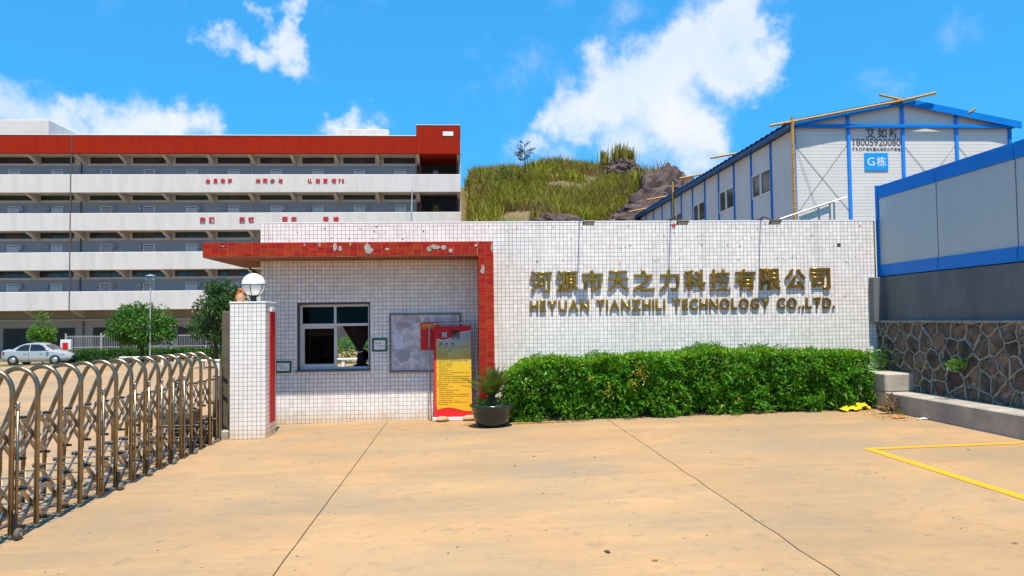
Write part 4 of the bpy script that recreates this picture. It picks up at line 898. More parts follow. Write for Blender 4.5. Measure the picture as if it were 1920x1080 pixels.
for i, (py, pz) in enumerate(pts):
    poly = [(0, 0), (Lw, 0), (Lw, Hw), (0, Hw)]
    for j, (qy, qz) in enumerate(pts):
        if i == j or abs(qy - py) > 1.2 or abs(qz - pz) > 1.2: continue
        dx_, dz_ = qy - py, qz - pz; poly = clip(poly, dx_, dz_, dx_ * (qy + py) / 2 + dz_ * (qz + pz) / 2)
        if len(poly) < 3: break
    if len(poly) < 3: continue
    for a in range(len(poly)):
        p, q = poly[a], poly[(a + 1) % len(poly)]; key = tuple(sorted(((round(p[0], 2), round(p[1], 2)), (round(q[0], 2), round(q[1], 2)))))
        if key not in seen and math.hypot(p[0] - q[0], p[1] - q[1]) > .02 and p[0] < 9:
            seen.add(key); n = 5; r1 = random.uniform(.011, .020)
            ridge.tube([(.012 + random.uniform(-.012, .006), -(p[0] + (q[0] - p[0]) * k / n) + (random.gauss(0, .007) if 0 < k < n else 0), p[1] + (q[1] - p[1]) * k / n + (random.gauss(0, .007) if 0 < k < n else 0)) for k in range(n + 1)], r1, 6)
    cy_, cz_ = sum(p[0] for p in poly) / len(poly), sum(p[1] for p in poly) / len(poly)
    # round the outline, then dome it with lumps
    fine = []
    for a in range(len(poly)):
        p, q = poly[a], poly[(a + 1) % len(poly)]
        for k in range(4): fine.append((p[0] + (q[0] - p[0]) * k / 4, p[1] + (q[1] - p[1]) * k / 4))
    for _ in range(2): fine = [((fine[k - 1][0] + 2 * fine[k][0] + fine[(k + 1) % len(fine)][0]) / 4, (fine[k - 1][1] + 2 * fine[k][1] + fine[(k + 1) % len(fine)][1]) / 4) for k in range(len(fine))]
    n = len(fine); V = []; Fc = []
    for lvl, (s_, h_) in enumerate(((.93, .05), (.86, .012), (.60, -.004), (.30, -.012))):
        for (a, c) in fine:
            yy, zz = cy_ + (a - cy_) * s_, cz_ + (c - cz_) * s_; d_ = (float(fbm(np.array([yy * 9 + i, zz * 9, lvl * .2]))) - .47) * .15 if lvl > 0 else 0
            V.append((h_ + d_ + .006, -yy, zz))
    for lvl in range(3):
        for k in range(n): Fc.append((lvl * n + k, lvl * n + (k + 1) % n, (lvl + 1) * n + (k + 1) % n, (lvl + 1) * n + k))
    Fc.append(tuple(3 * n + k for k in range(n))); mb = MB(); mb.add(V, Fc); mb.build('stone', m_stone, sw)
ridge.build('mortar_ridges', m_mortar, sw, smooth=True, kind='stuff')
MB().bbox(-.02, .3, -Lw, .1, Hw - .015, Hw + .02, .01).build('mortar_cap', m_mortar, sw)
cw = thing('cement_wall', 'dark grey cement wall between rubble stone and blue hoarding', 'wall', (7.19, 12.85, 1.52))
MB().box(0, .25, -10.4, 0, 0, .76).build('wall', m_cwall, cw)
MB().bbox(-.2, .02, -.12, .11, -.03, .74, .01).build('end_pier', m_cwall, cw)
hd = thing('hoarding', 'pale grey sheet hoarding with bright blue bands on the cement wall', 'hoarding', (7.19, 12.9, 2.26))
ed = [0, -1.654, -3.342, -5.03, -6.72, -8.41, -10.1]
for a, b_ in zip(ed[:-1], ed[1:]):
    MB().box(.02, .05, b_ + .012, a - .012, .215, 1.36).build('panel', m_hpanel, hd)
    MB().bbox(0, .055, b_ + .006, a - .006, 0, .213, .004).build('bottom_band', m_blue, hd)
    MB().bbox(0, .055, b_ + .006, a - .006, 1.362, 1.58, .004).build('top_band', m_blue, hd)
    MB().box(.03, .06, b_ - .011, b_ + .011, .0, 1.57).build('post', m_darkink, hd)
MB().bbox(-.012, .06, -.03, .035, -.02, 1.60, .004).build('end_post', m_blue, hd)

# ------------------------------------------------------------------ terrace behind, prefab house
b = MB(); b.box(7.32, 70, 2, 60, -2, 2.2); b.build('terrace', m_soil, None, kind='structure')
HX0, HX1, HY, HB, EZ, RZ, HL = 11.57, 19.43, 26.0, 2.2, 8.22, 8.98, 13
mod = (HX1 - HX0) / 4; cxm = (HX0 + HX1) / 2
ph_ = thing('prefab_house', 'white two storey prefab house with blue frame and gable roof', 'house', (HX0, HY, HB))
def Q(mb): mb.v = [(x - HX0, y - HY, z - HB) for x, y, z in mb.v]; return mb
def rake(x): return EZ + (RZ - EZ) * (1 - abs(x - cxm) / (cxm - HX0))
def ribbed(x0, x1, ztop0, ztop1, axis, at, z0_=HB, step=.115, zt_flat=None):
    """horizontal-rib sandwich panel: ztop can slope; grooves are real"""
    zs_ = []; z = z0_
    zmax = max(ztop0, ztop1)
    while z < zmax: zs_ += [(z, 0), (z + step - .016, 0), (z + step - .012, .008), (z + step - .003, .008)]; z += step
    mb = MB(); V = []; 
    for z, d in zs_:
        for x, zt in ((x0, ztop0), (x1, ztop1)):
            zz_ = min(z, zt); V.append((x, at + d, zz_) if axis == 'x' else (at + d, x, zz_))
    n = len(zs_); Fc = [(2 * i, 2 * i + 1, 2 * i + 3, 2 * i + 2) if axis == 'x' else (2 * i + 1, 2 * i, 2 * i + 2, 2 * i + 3) for i in range(n - 1)]
    mb.add(V, Fc); return mb
for k in range(4):
    x0, x1 = HX0 + k * mod + .05, HX0 + (k + 1) * mod - .05
    Q(ribbed(x0, x1, EZ - .03, EZ - .03, 'x', HY, 2.2)).build('wall_panel', m_wpanel, ph_)
    Q(MB().prism([(x0, EZ + .0), (x1, EZ + .0), (x1, rake(x1) + .05), (x0, rake(x0) + .05)], HY + .005, HY + .06)).build('gable_panel', m_wpanel, ph_)
for k in range(5):
    x = HX0 + k * mod; Q(MB().bbox(x - .055, x + .055, HY - .07, HY + .05, HB, rake(x) + .02, .01)).build('column', m_lblue if 0 < k < 4 else m_blue, ph_)
Q(MB().bbox(HX0 + .06, HX1 + .06, HY - .16, HY - .072, EZ - .06, EZ + .06, .01)).build('eave_beam', m_blue, ph_)
for s_ in (0, 1):
    xa, xb = (HX0 - .18, cxm) if s_ == 0 else (cxm, HX1 + .32); za = EZ + (RZ - EZ) * (1 - abs((xa if s_ == 0 else xb) - cxm) / (cxm - HX0))
    zl, zr = (za, RZ) if s_ == 0 else (RZ, za)
    Q(MB().prism([(xa, zl - .02), (xb, zr - .02), (xb, zr + .22), (xa, zl + .22)], HY - .22, HY - .17)).build('barge_board', m_blue, ph_)
# corrugated roof sheets
for s_ in (0, 1):
    xa = HX0 - .35 if s_ == 0 else HX1 + .35; za = EZ + (RZ - EZ) * (1 - abs(xa - cxm) / (cxm - HX0)) + .12; V = []; nn = HL * 16
    for i in range(nn + 1):
        y = HY - .165 + i * (HL * mod + .3) / nn; d = .035 * (1 if i % 4 in (1, 2) else 0); V += [(xa, y, za + d), (cxm, y, RZ + .12 + d), (xa, y, za + d - .03), (cxm, y, RZ + .09 + d)]
    Fc = []
    for i in range(nn): a = 4 * i; c = a + 4; Fc += [(a, c, c + 1, a + 1), (a + 2, a + 3, c + 3, c + 2), (a, a + 2, c + 2, c)]
    mb = MB(); mb.add(V, Fc); Q(mb).build('roof_sheet', m_roofb, ph_)
Q(MB().bbox(HX0 - .30, HX0 - .06, HY - .16, HY + HL * mod, EZ - .10, EZ + .02, .01)).build('eave_gutter', m_roofb, ph_)
for k in range(HL):                                       # long side towards the factory
    y0_, y1_ = HY + k * mod + .045, HY + (k + 1) * mod - .045
    if k in (1, 3, 5, 7):
        wz_0, wz_1 = 6.27, 7.20
        Q(ribbed(y0_, y1_, wz_0, wz_0, 'y', HX0)).build('wall_panel', m_wpanel, ph_); Q(ribbed(y0_, y1_, EZ - .1, EZ - .1, 'y', HX0, wz_1)).build('wall_panel', m_wpanel, ph_)
        f_ = MB(); 
        for (ya, yb_, za, zb) in ((y0_, y1_, wz_0, wz_0 + .06), (y0_, y1_, wz_1 - .06, wz_1), (y0_, y0_ + .06, wz_0 + .06, wz_1 - .06), (y1_ - .06, y1_, wz_0 + .06, wz_1 - .06), ((y0_ + y1_) / 2 - .05, (y0_ + y1_) / 2 + .05, wz_0 + .06, wz_1 - .06)): f_.box(HX0 - .03, HX0 + .04, ya, yb_, za, zb)
        wn = Q(f_).build('window', m_white, ph_)
        ym = (y0_ + y1_) / 2
        Q(MB().box(HX0 + .0, HX0 + .008, y0_ + .06, ym - .05, wz_0 + .06, wz_1 - .06)).build('pane', m_darkglass, wn)
        Q(MB().box(HX0 + .02, HX0 + .028, ym + .05, y1_ - .06, wz_0 + .06, wz_1 - .06)).build('pane', m_darkglass, wn)
        Q(MB().box(HX0 - .015, HX0 + .01, ym + .12, ym + .17, wz_0 + .06, wz_1 - .06)).build('sash', m_white, wn)
    else: Q(ribbed(y0_, y1_, EZ - .1, EZ - .1, 'y', HX0)).build('wall_panel', m_wpanel, ph_)
for k in range(1, HL + 1):
    y = HY + k * mod; Q(MB().bbox(HX0 - .05, HX0 + .05, y - .05, y + .05, HB, EZ - .1, .008)).build('column', m_blue, ph_)
Q(MB().box(HX0 + .06, HX1, HY + HL * mod - .1, HY + HL * mod, HB, EZ)).build('rear_wall', m_wpanel, ph_)
Q(MB().box(HX1 - .1, HX1 - .06, HY + .06, HY + HL * mod - .1, HB, EZ)).build('far_side_wall', m_wpanel, ph_)
def rod(a, b_): Q(MB().tube([a, b_], .006, 5)).build('brace_rod', m_steelp, ph_)
for k in (0, 2, 3):
    xa, xb = HX0 + k * mod + .06, HX0 + (k + 1) * mod - .06; rod((xa, HY - .015, 7.55), (xb, HY - .015, 5.3)); rod((xa, HY - .018, 5.2), (xb, HY - .018, 7.6))
rod((HX0 + .1, HY - .04, 7.4), (HX0 + 1.0, HY - .04, 4.6))
# painted sign on the gable: partly hidden by the blue eave beam
def words(parent, txt, x0, x1, zc, size, hfit, m_, y, off=.01, name='letter'):
    mes = [glyph(c, size, .002, off, 0, m_) if c != ' ' else None for c in txt]; n = len(txt); cw_ = (x1 - x0) / n
    for i, me in enumerate(mes):
        if me is None: continue
        d = dims(me); s_ = min(hfit / d[2], cw_ * .96 / d[0]) if d[2] > hfit * .4 else 1; o = link(name, me, parent, (x0 + cw_ * (i + .5) - HX0, y - HY, zc - HB)); o.scale = (min(hfit / d[2], cw_ * .94 / d[0]), 1, hfit / d[2])
a = onY(1621, 243, HY - .01); c = onY(1687, 259, HY - .01)
words(ph_, '艾如新', a.x, c.x, 8.0, .6, .34, m_darkink, HY - .006, .012)
a = onY(1596, 260, HY); c = onY(1689, 274, HY); words(ph_, '18005920080', a.x, c.x, (a.z + c.z) / 2, .4, .25, m_darkink, HY - .006, .006)
a = onY(1597, 277, HY); c = onY(1689, 283, HY); words(ph_, 'PROP·R-A级防火不走色', a.x, c.x, (a.z + c.z) / 2, .2, .115, m_darkink, HY - .006, .003)
bsn = thing('building_sign', 'small bright blue plate reading G and a white character on the prefab gable', 'sign', (14.09, HY - .012, 6.68))
MB().bbox(0, .85, -.02, 0, 0, .62, .004).build('plate', mat('sky_blue_plate', (.006, .30, .82), rough=.4), bsn)
o = link('letter', glyph('G', .42, .002, .0, 0, m_white), bsn, (.23, -.023, .31)); o = link('letter', glyph('栋', .36, .002, .0015, 0, m_white), bsn, (.60, -.023, .31))
# bamboo poles tied to the prefab house
def bamboo(a, b_, r0, label):
    a, b_ = Vector(a), Vector(b_); n = 10; mb = MB(); pts_, rs_ = [], []
    for k in range(n):
        p0 = (b_ - a) * (k / n); p1 = (b_ - a) * ((k + 1) / n); pts_ += [p0, p0.lerp(p1, .94), p0.lerp(p1, .97)]; rs_ += [r0, r0, r0 * 1.15]
    mb.tube(pts_, rs_, 7).build('bamboo_pole', m_bamboo, None, loc=a, label=label, cat='pole', group='bamboo poles tied to the prefab house')
bamboo((HX0 - .14, HY - .3, HB), (HX0 - .16, HY - .3, 8.48), .055, 'yellow bamboo pole standing upright at the prefab house front corner')
bamboo(onY(1443, 236, HY - .3), onY(1720, 183, HY - .3), .045, 'long yellow bamboo pole lying along the left gable edge')
bamboo(onY(1649, 178, HY - .27), onY(1695, 188, HY - .27), .04, 'short bamboo pole pointing left at the gable peak')
bamboo(onY(1690, 189, HY - .36), onY(1755, 174, HY - .36), .045, 'bamboo pole pointing up right from the gable peak')
bamboo(onY(1815, 212, HY - .2), onY(1828, 205, HY - .2), .04, 'bamboo stub above the right half of the gable edge')
e_ = lambda y: Vector((HX0 - .28, y, EZ + .16))
for k, (y, lab) in enumerate(((31.2, 'bamboo pole end over the eave nearest the gable'), (35.8, 'second bamboo pole end over the eave from the gable'), (42.3, 'third bamboo pole end over the eave from the gable'), (47, 'farthest bamboo pole end over the prefab eave'))):
    bamboo(e_(y) + Vector((-.95, 0, -.16)), e_(y) + Vector((2.2, 0, .42)), .045, lab)
bamboo((HX0 - .30, 40.2, HB), (HX0 - .34, 40.2, 8.9), .055, 'yellow bamboo pole standing at the far part of the prefab side')
# outside stair rail in front of the gable
sr = thing('stair_railing', 'steel stair handrail rising in front of the prefab gable', 'railing', (11.2, 24.6, 2.2))
p0, p1 = onY(1462, 411, 24.6), onY(1588, 369, 24.6); p2, p3 = onY(1500, 412, 24.6), onY(1556, 392, 24.6); o3 = Vector((11.2, 24.6, 2.2))
MB().tube([p0 - o3, p1.lerp(p0, .22) - o3], .035, 7).build('handrail', m_steelp, sr); MB().tube([p1.lerp(p0, .22) - o3, p1 - o3], .018, 6).build('handrail_end', m_steelp, sr)
MB().bar(p2 - o3, p3 - o3, .22, .04, Vector((0, 1, 0))).build('stair_string', m_steelp, sr)
for px in (1535, 1556, 1564):
    q = onY(px, 395, 24.6); MB().tube([(q.x - o3.x, 0, 0), (q.x - o3.x, 0, 3.02 + (px - 1535) * .005)], .03, 6).build('baluster_post', m_steelp, sr)

# ------------------------------------------------------------------ factory building
FY, BYk = 70.0, 72.2; FX = 0.0; FL = -52.0; JX = -34.31
fb = thing('factory_building', 'long white factory block with open corridors and red roof band', 'building', (-20, FY, 0))
def G(mb): mb.v = [(x + 20, y - FY, z) for x, y, z in mb.v]; return mb
bands = [(13.32, 14.94), (9.95, 11.50), (6.48, 8.05), (2.95, 4.60)]; floors = [13.5, 10.1, 6.65, 3.1]
segs = [(FL, JX - .05), (JX + .05, FX)]
for z0_, z1_ in bands:
    for a, c in segs: G(MB().bbox(a, c, FY, FY + .22, z0_, z1_, .03)).build('parapet', m_facw, fb)
for a, c in ((FL, JX - .05), (JX + .05, -4.02)): G(MB().bbox(a, c, FY, FY + .25, 16.80, 18.42, .03)).build('roof_band', m_facred, fb)
for a, c in ((FL, JX - .05), (JX + .05, -4.05)): G(MB().bbox(a, c, FY - .03, FY + .3, 18.422, 18.50, .02)).build('roof_coping', m_facw, fb)
G(MB().bbox(-4.015, FX - .03, FY - .02, FY + 5, 16.80, 19.42, .03)).build('stair_tower', m_facred, fb)
G(MB().bbox(-4.05, FX, FY - .05, FY + 5.03, 19.422, 19.48, .01)).build('tower_coping', m_facw, fb)
for z in (16.9, 13.4, 10.03, 6.56, 3.03): G(MB().box(FL, FX - .05, FY + .23, BYk, z, z + .2)).build('corridor_slab', m_facsoff, fb)
G(MB().box(FL, FX - .02, BYk, BYk + 9, 17.1, 18.2)).build('roof_slab', m_facin, fb)
for fi, zf_ in enumerate([13.6, 10.23, 6.76, 3.23]):
    zt = [16.9, 13.4, 10.03, 6.56][fi]; zd = zf_ + 2.55
    G(MB().box(FL, -4.1, BYk, BYk + .2, zd, zt)).build('corridor_wall', m_facin, fb); G(MB().box(FL, -4.1, BYk - .015, BYk + .2, zf_, zd - .002)).build('dado', m_facg, fb)
G(MB().box(FL, -.3, BYk + .7, BYk + .9, -2, 3.03)).build('ground_floor_wall', m_factan, fb)
G(MB().box(FX - .25, FX - .02, BYk - .3, BYk + 9, -2, 17.1)).build('end_wall', m_facw, fb)
G(MB().box(FL, FX - .3, BYk + 8.8, BYk + 9, -2, 17.1)).build('rear_wall', m_facin, fb)
wpx = [(-41.56, -38.78), (-37.94, -34.99), (-33.63, -30.71), (-29.85, -26.96), (-26.05, -23.18), (-22.27, -19.39), (-18.47, -15.56), (-14.64, -11.76), (-10.88, -7.98), (-7.14, -4.27)]
dpx = [-40.3, -36.5, -32.2, -28.4, -24.6, -20.85, -17.0, -13.2, -9.4, -5.65]
ww, whh = 2.9, .62
fm = MB()
for (x0, x1, z0_, z1_) in ((0, ww, 0, .06), (0, ww, whh - .06, whh), (0, .06, .06, whh - .06), (ww - .06, ww, .06, whh - .06), (ww / 3 - .03, ww / 3 + .03, .06, whh - .06), (2 * ww / 3 - .03, 2 * ww / 3 + .03, .06, whh - .06)): fm.box(x0, x1, -.05, .0, z0_, z1_)
fm = fm.mesh('window', m_bronze)
m_dg2 = mat('greenish_window_glass', (.05, .065, .06), (.025, .03, .03), scale=.6, rough=.15); m_dg3 = mat('brown_curtained_glass', (.07, .045, .035), rough=.3)
pms = [MB().box(0, ww / 3 - .06, -.028, -.02, 0, whh - .12).mesh('pane', mm) for mm in (m_darkglass, m_dg2, m_dg3, m_darkglass)]
dfm = MB().box(-.50, -.42, -.06, 0, 0, 2.2).box(.42, .50, -.06, 0, 0, 2.2).box(-.42, .42, -.06, 0, 2.12, 2.2).mesh('door', m_white)
dms = [MB().box(-.418, .418, -.04, -.02, 0, 2.05).mesh('leaf', mm) for mm in (m_door, mat('pinkish_door', (.42, .36, .38), rough=.5))]
tr_m = MB().box(-.418, .418, -.035, -.01, 2.052, 2.118).mesh('transom', m_bronze)
vb_m = MB().bbox(0, .36, -.25, 0, 0, .42, .02).mesh('vent_box', m_facg); vbd = MB().bbox(0, .36, -.25, 0, 0, .42, .02).mesh('vent_box', m_greyp)
br_m = MB().add([(-.14, 0, 0), (.14, 0, 0), (.14, 2.0, 0), (-.14, 2.0, 0), (-.14, 0, -.14), (.14, 0, -.14), (.14, 2.0, -.72), (-.14, 2.0, -.72)], [(0, 1, 2, 3), (4, 7, 6, 5), (0, 4, 5, 1), (1, 5, 6, 2), (2, 6, 7, 3), (3, 7, 4, 0)]).mesh('bracket_beam', m_facsoff)
brx = [-50.3, -46.3, -42.2, -38.16, -34.05, -30.32, -26.49, -22.64, -18.94, -15.27, -11.38, -7.61, -3.91]
for fi, zf_ in enumerate([13.6, 10.23, 6.76, 3.23]):
    zt = [16.9, 13.4, 10.03, 6.56][fi]
    for k, (a, c) in enumerate(wpx):
        if fi == 3 and a > -14: continue
        wn = link('window', fm, fb, (a + 20, BYk - FY, zf_ + 2.75))
        for q in range(3): link('pane', pms[random.randrange(4)], wn, (q * ww / 3 + .03 + .0, 0, .06))
        dr = link('door', dfm, fb, (dpx[k] + 20, BYk - FY - .017, zf_)); link('leaf', dms[(k in (2, 3)) * 1], dr); link('transom', tr_m, dr)
        if fi > 0: link('vent_box', vb_m if k % 3 else vbd, fb, (dpx[k] + 20 + (.55 if k % 2 == 0 else -.95), BYk - FY - .017, zf_ + 1.75))
    for x in brx: link('bracket_beam', br_m, fb, (x + 20, .2, zt - .002))
    link('bracket_beam', br_m, fb, (-.2 + 20, .2, zt - .002))
    G(MB().box(-3.95, -3.65, BYk - .3, BYk, zf_, zt - .7)).build('stair_column', m_maroon, fb); G(MB().box(-.42, -.27, BYk - 1.2, BYk - .3, zf_, zt - .7)).build('stair_column', m_maroon, fb)
    G(MB().box(-3.64, -.3, BYk + 2.5, BYk + 2.6, zf_, zt)).build('stair_back_wall', m_dark, fb)
    if fi < 2:
        f_ = thing if False else G(MB().box(-2.75, -1.85, BYk + 2.44, BYk + 2.48, zf_ + 1.9, zf_ + 2.65)).build('stair_window', m_bronze, fb)
        G(MB().box(-2.68, -2.2, BYk + 2.43, BYk + 2.438, zf_ + 1.97, zf_ + 2.58)).build('pane', m_paper if fi == 0 else m_hedgey, f_)
    for x in (-34.4, -19.2, -11.25): G(MB().tube([(x, BYk - .08, zf_), (x, BYk - .08, zt - .1)], .055, 6)).build('drain_pipe', m_pipe if x < -30 else m_facsoff, fb)
G(MB().tube([(-34.4, BYk + .6, -1.4), (-34.4, BYk + .6, 3.0)], .06, 6)).build('drain_pipe', m_pipe, fb)
for zb in (16.9, 13.4, 10.03, 6.56, 3.03): G(MB().box(JX - .045, JX + .045, FY + .26, BYk - .02, zb - .02, zb - .003)).build('joint_cover', m_pipe, fb)
G(MB().box(JX - .048, JX + .048, FY + .06, FY + .2, 2.96, 18.4)).build('movement_joint', m_pipe, fb)
for a, c in ((-41.4, -39.0), (-37.8, -35.2), (-33.55, -30.9), (-26.05, -23.35), (-21.5, -19.0), (-46, -43.2)):
    od = G(MB().box(a, c, BYk + .6, BYk + .69, -1.5, 1.42)).build('shop_opening', m_dark, fb)
    for q in range(1, 4): x = a + (c - a) * q / 4; G(MB().box(x - .03, x + .03, BYk + .56, BYk + .595, -1.5, 1.40)).build('mullion', m_bronze, od)
G(MB().box(FL, -.3, BYk + .45, BYk + .69, 2.05, 2.2)).build('ground_lintel', m_facsoff, fb)
for x in brx: link('bracket_beam', br_m, fb, (x + 20, .2, 3.028))
G(MB().bbox(-11.3, -6.9, FY + 4.5, FY + 8.5, 18.2, 20.15, .03)).build('roof_box', m_facw, fb)
G(MB().bbox(FL, -36.85, FY + 1.2, FY + 9, 18.2, 20.1, .03)).build('roof_box', m_facw, fb)
G(MB().bbox(-1.6, -.65, FY - .06, FY - .021, 18.45, 18.85, .01)).build('tower_plate', m_white, fb)
for txt, pxs, py, sz in (('全员动手', (390, 404, 418, 431), 339, .40), ('共同参与', (484, 497, 511, 526), 339, .40), ('认真贯彻7S', (581, 596, 610, 626, 637, 643), 339, .40), ('整理', (380, 397), 412.5, .50), ('整顿', (454, 471), 412, .50), ('清扫', (534, 551), 411, .50), ('清洁', (611, 630), 411, .50)):
    for c, px in zip(txt, pxs):
        me = glyph(c, .5, .02, .018, 0, m_redink); d = dims(me); p = onY(px, py, FY - .03); s_ = sz / d[2] if c not in '7S' else sz * .85 / d[2]
        o = link('letter', me, fb, (p.x + 20, -.03, p.z)); o.scale = (min(s_, sz / d[0]), 1, s_)

# ------------------------------------------------------------------ trees, hedge, lamp and other things in the yard
def tree(name, label, loc, h, crown_c, crown_r, n_cl, per, size, m_, trunk_r, seed, cat='tree', clr=.55):
    r = random.Random(seed); t = thing(name, label, cat, loc); cc = Vector(crown_c); mb = MB(); ends = []
    base = Vector((0, 0, -.1)); fork = Vector((r.gauss(0, .1), 0, max(.3, crown_c[2] - crown_r[2] * .75)))
    mb.tube([base, base.lerp(fork, .5) + Vector((r.gauss(0, .06), r.gauss(0, .06), 0)), fork], [trunk_r, trunk_r * .85, trunk_r * .75], 8)
    C = []
    for k in range(n_cl):
        u, v_ = r.uniform(-1, 1), r.uniform(0, 6.283); rad = r.uniform(.45, 1.0) ** .6; s_ = math.sqrt(1 - u * u)
        C.append(Vector((cc.x + crown_r[0] * rad * s_ * math.cos(v_), cc.y + crown_r[1] * rad * s_ * math.sin(v_), cc.z + crown_r[2] * rad * u)))
    for k in range(min(n_cl, 14)):
        e_ = C[k]; mid = fork.lerp(e_, .5) + Vector((r.gauss(0, .1), r.gauss(0, .1), r.uniform(0, .2))); mb.tube([fork, mid, e_], [trunk_r * .5, trunk_r * .28, trunk_r * .1], 6)
    mb.build('trunk', m_bark, t, smooth=True)
    Cn = np.array([c[:] for c in C]); rad = np.array([r.uniform(.6, 1.2) for _ in C]) * clr
    P_ = np.repeat(Cn, per, 0); off = unit(rng.normal(size=P_.shape)) * (rng.random((len(P_), 1)) ** .5) * np.repeat(rad, per)[:, None] * np.array([1, 1, .75])
    P_ = P_ + off; D = unit(off) + rng.normal(size=P_.shape) * .5; D[:, 2] -= .15
    link('crown', leaves('crown', P_, D, rng.uniform(size * .7, size * 1.3, len(P_)), m_, .42), t); return t
tree('round_tree', 'broad round green tree before the factory ground floor', (-20.9, 52, gz(-20.9, 52)), 4, (0, 0, 2.35), (2.0, 1.9, 1.35), 60, 130, .21, m_tree, .16, 3, clr=.62)
tree('dark_tree', 'dark green tree just behind the tiled gate pillar', (-12.3, 40, gz(-12.3, 40)), 4, (.15, 0, 2.55), (1.3, 1.25, 1.7), 62, 130, .16, m_treed, .12, 5, clr=.5)
tree('young_tree', 'slim bright green young tree above the parked car', (-30.0, 57.5, gz(-30, 57.5)), 3.5, (0, 0, 2.2), (.85, .8, .55), 22, 110, .17, m_treey, .06, 8, clr=.42)
tt = bpy.data.objects['young_tree']; Pn = np.c_[rng.normal(size=260) * .28, rng.normal(size=260) * .28, rng.uniform(2.8, 3.75, 260)]; Pn[:, :2] *= (1.25 - (Pn[:, 2:3] - 2.8) * .5)
link('top_shoot', leaves('top_shoot', Pn, rng.normal(size=(260, 3)) + [0, 0, .4], rng.uniform(.12, .22, 260), m_treey, .35), tt, kind='stuff')
MB().tube([(0, 0, 2.3), (.05, 0, 3.6)], [.03, .012], 5).build('leader_stem', m_bark, tt)
bh_ = thing('boxed_hedge', 'long low clipped hedge in front of the factory', 'hedge', (-22, 55.2, gz(-22, 55)))
n = 15000; x = rng.uniform(-5.4, 6.5, n); top = rng.random(n) < .4; hz = .78 + .05 * np.sin(x * 3)
Pn = np.c_[x, np.where(top, rng.uniform(-.6, .6, n), -.6 + rng.exponential(.08, n)), np.where(top, hz - rng.exponential(.04, n), rng.uniform(0, 1, n) * hz)]; Dn = np.c_[rng.normal(size=n) * .6, np.where(top, 0, -.8) + rng.normal(size=n) * .5, np.where(top, .9, .2) + rng.normal(size=n) * .4]
link('foliage', leaves('foliage', Pn, Dn, rng.uniform(.08, .15, n), m_tree, .5), bh_)
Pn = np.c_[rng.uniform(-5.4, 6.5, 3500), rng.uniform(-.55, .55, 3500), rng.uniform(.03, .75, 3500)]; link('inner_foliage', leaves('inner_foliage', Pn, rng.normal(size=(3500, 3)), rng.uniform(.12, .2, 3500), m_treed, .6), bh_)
b = MB()
for k in range(40): x = random.uniform(-5.3, 6.4); b.tube([(x, random.uniform(-.4, .4), -.05), (x + .05, 0, .6)], [.02, .01], 4)
b.build('stems', m_bark, bh_)
gsx = link('verge', None, kind='structure'); b = MB(); strip(b, list(np.linspace(-34, -13, 20)), [52.8, 56.8], .03); b.build('grass_verge', mat('short_grass', (.10, .13, .03), (.14, .11, .05), scale=2, rough=1), gsx)
stl = thing('street_lamp', 'slim yard lamp with bluish head above the round tree', 'street lamp', (-19.8, 50.6, gz(-19.8, 50.6)))
MB().tube([(0, 0, -.05), (0, 0, 3), (0, 0, 5.2)], [.055, .045, .035], 8).build('pole', m_greyp, stl)
MB().tube([(-.15, 0, 5.2), (0, 0, 5.05), (.15, 0, 5.2)], .025, 6).build('fork_bracket', m_greyp, stl)
MB().bbox(-.28, .28, -.16, .16, 5.2, 5.52, .05).build('lamp_head', mat('bluish_lamp_glass', (.16, .30, .36), rough=.2), stl)
MB().lathe([(.30, 5.5), (.32, 5.53), (.12, 5.6), (.02, 5.62)], 12).build('lamp_cap', m_greyp, stl)
sgb = thing('sign_box', 'white sign stand with a red panel beside the parked car', 'sign', (-27.6, 56.0, gz(-27.6, 56)))
MB().bbox(-.36, .36, -.12, .12, -.05, 1.62, .02).build('frame', m_white, sgb); MB().bbox(-.20, .18, -.14, -.121, .05, 1.42, .005).build('red_panel', m_redposter, sgb)
rl = thing('iron_railing', 'thin grey iron railing between hedge and factory', 'railing', (-27, 61, gz(-27, 61)))
b = MB()
for k in range(120): x = k * .13 - 3; b.box(x - .011, x + .011, -.011, .011, 0, 1.9)
b.build('bars', m_greyp, rl, kind='stuff')
for z in (.3, .95, 1.75): MB().box(-3.1, 12.7, -.025, .025, z, z + .05).build('rail', m_greyp, rl)
for k in range(7): MB().box(-3.15 + k * 2.6, -3.05 + k * 2.6, -.05, .05, -.1, 2.05).build('post', m_greyp, rl)
def bench(px, py, Y, label):
    p = onY(px, py, Y); g_ = gz(p.x, Y); t = thing('stone_bench', label, 'bench', (p.x, Y, g_), 'pale stone benches in the yard')
    MB().bbox(-.62, .62, -.2, .2, .40, .47, .02).build('seat', m_white, t)
    for s_ in (-.38, .38): MB().bbox(s_ - .07, s_ + .07, -.16, .16, -.03, .398, .02).build('leg', m_white, t)
bench(245, 668, 49, 'pale stone bench seen below the round tree'); bench(318, 666, 47, 'pale stone bench seen over the middle of the gate'); bench(346, 666, 46.5, 'pale stone bench seen over the far gate frames'); bench(395, 668, 38, 'pale stone bench behind the gate drive unit')
p = onY(655, 662, 34); t = thing('stone_bench', 'pale stone bench visible through the booth window', 'bench', (p.x, 34, gz(p.x, 34)), 'pale stone benches in the yard')
MB().bbox(-.62, .62, -.2, .2, .40, .47, .02).build('seat', m_white, t)
for s_ in (-.25, .38): MB().bbox(s_ - .07, s_ + .07, -.16, .16, -.03, .398, .02).build('leg', m_white, t)
h2 = thing('yard_hedge', 'short clipped hedge visible through the booth window', 'hedge', (-6.2, 40, gz(-6.2, 40)))
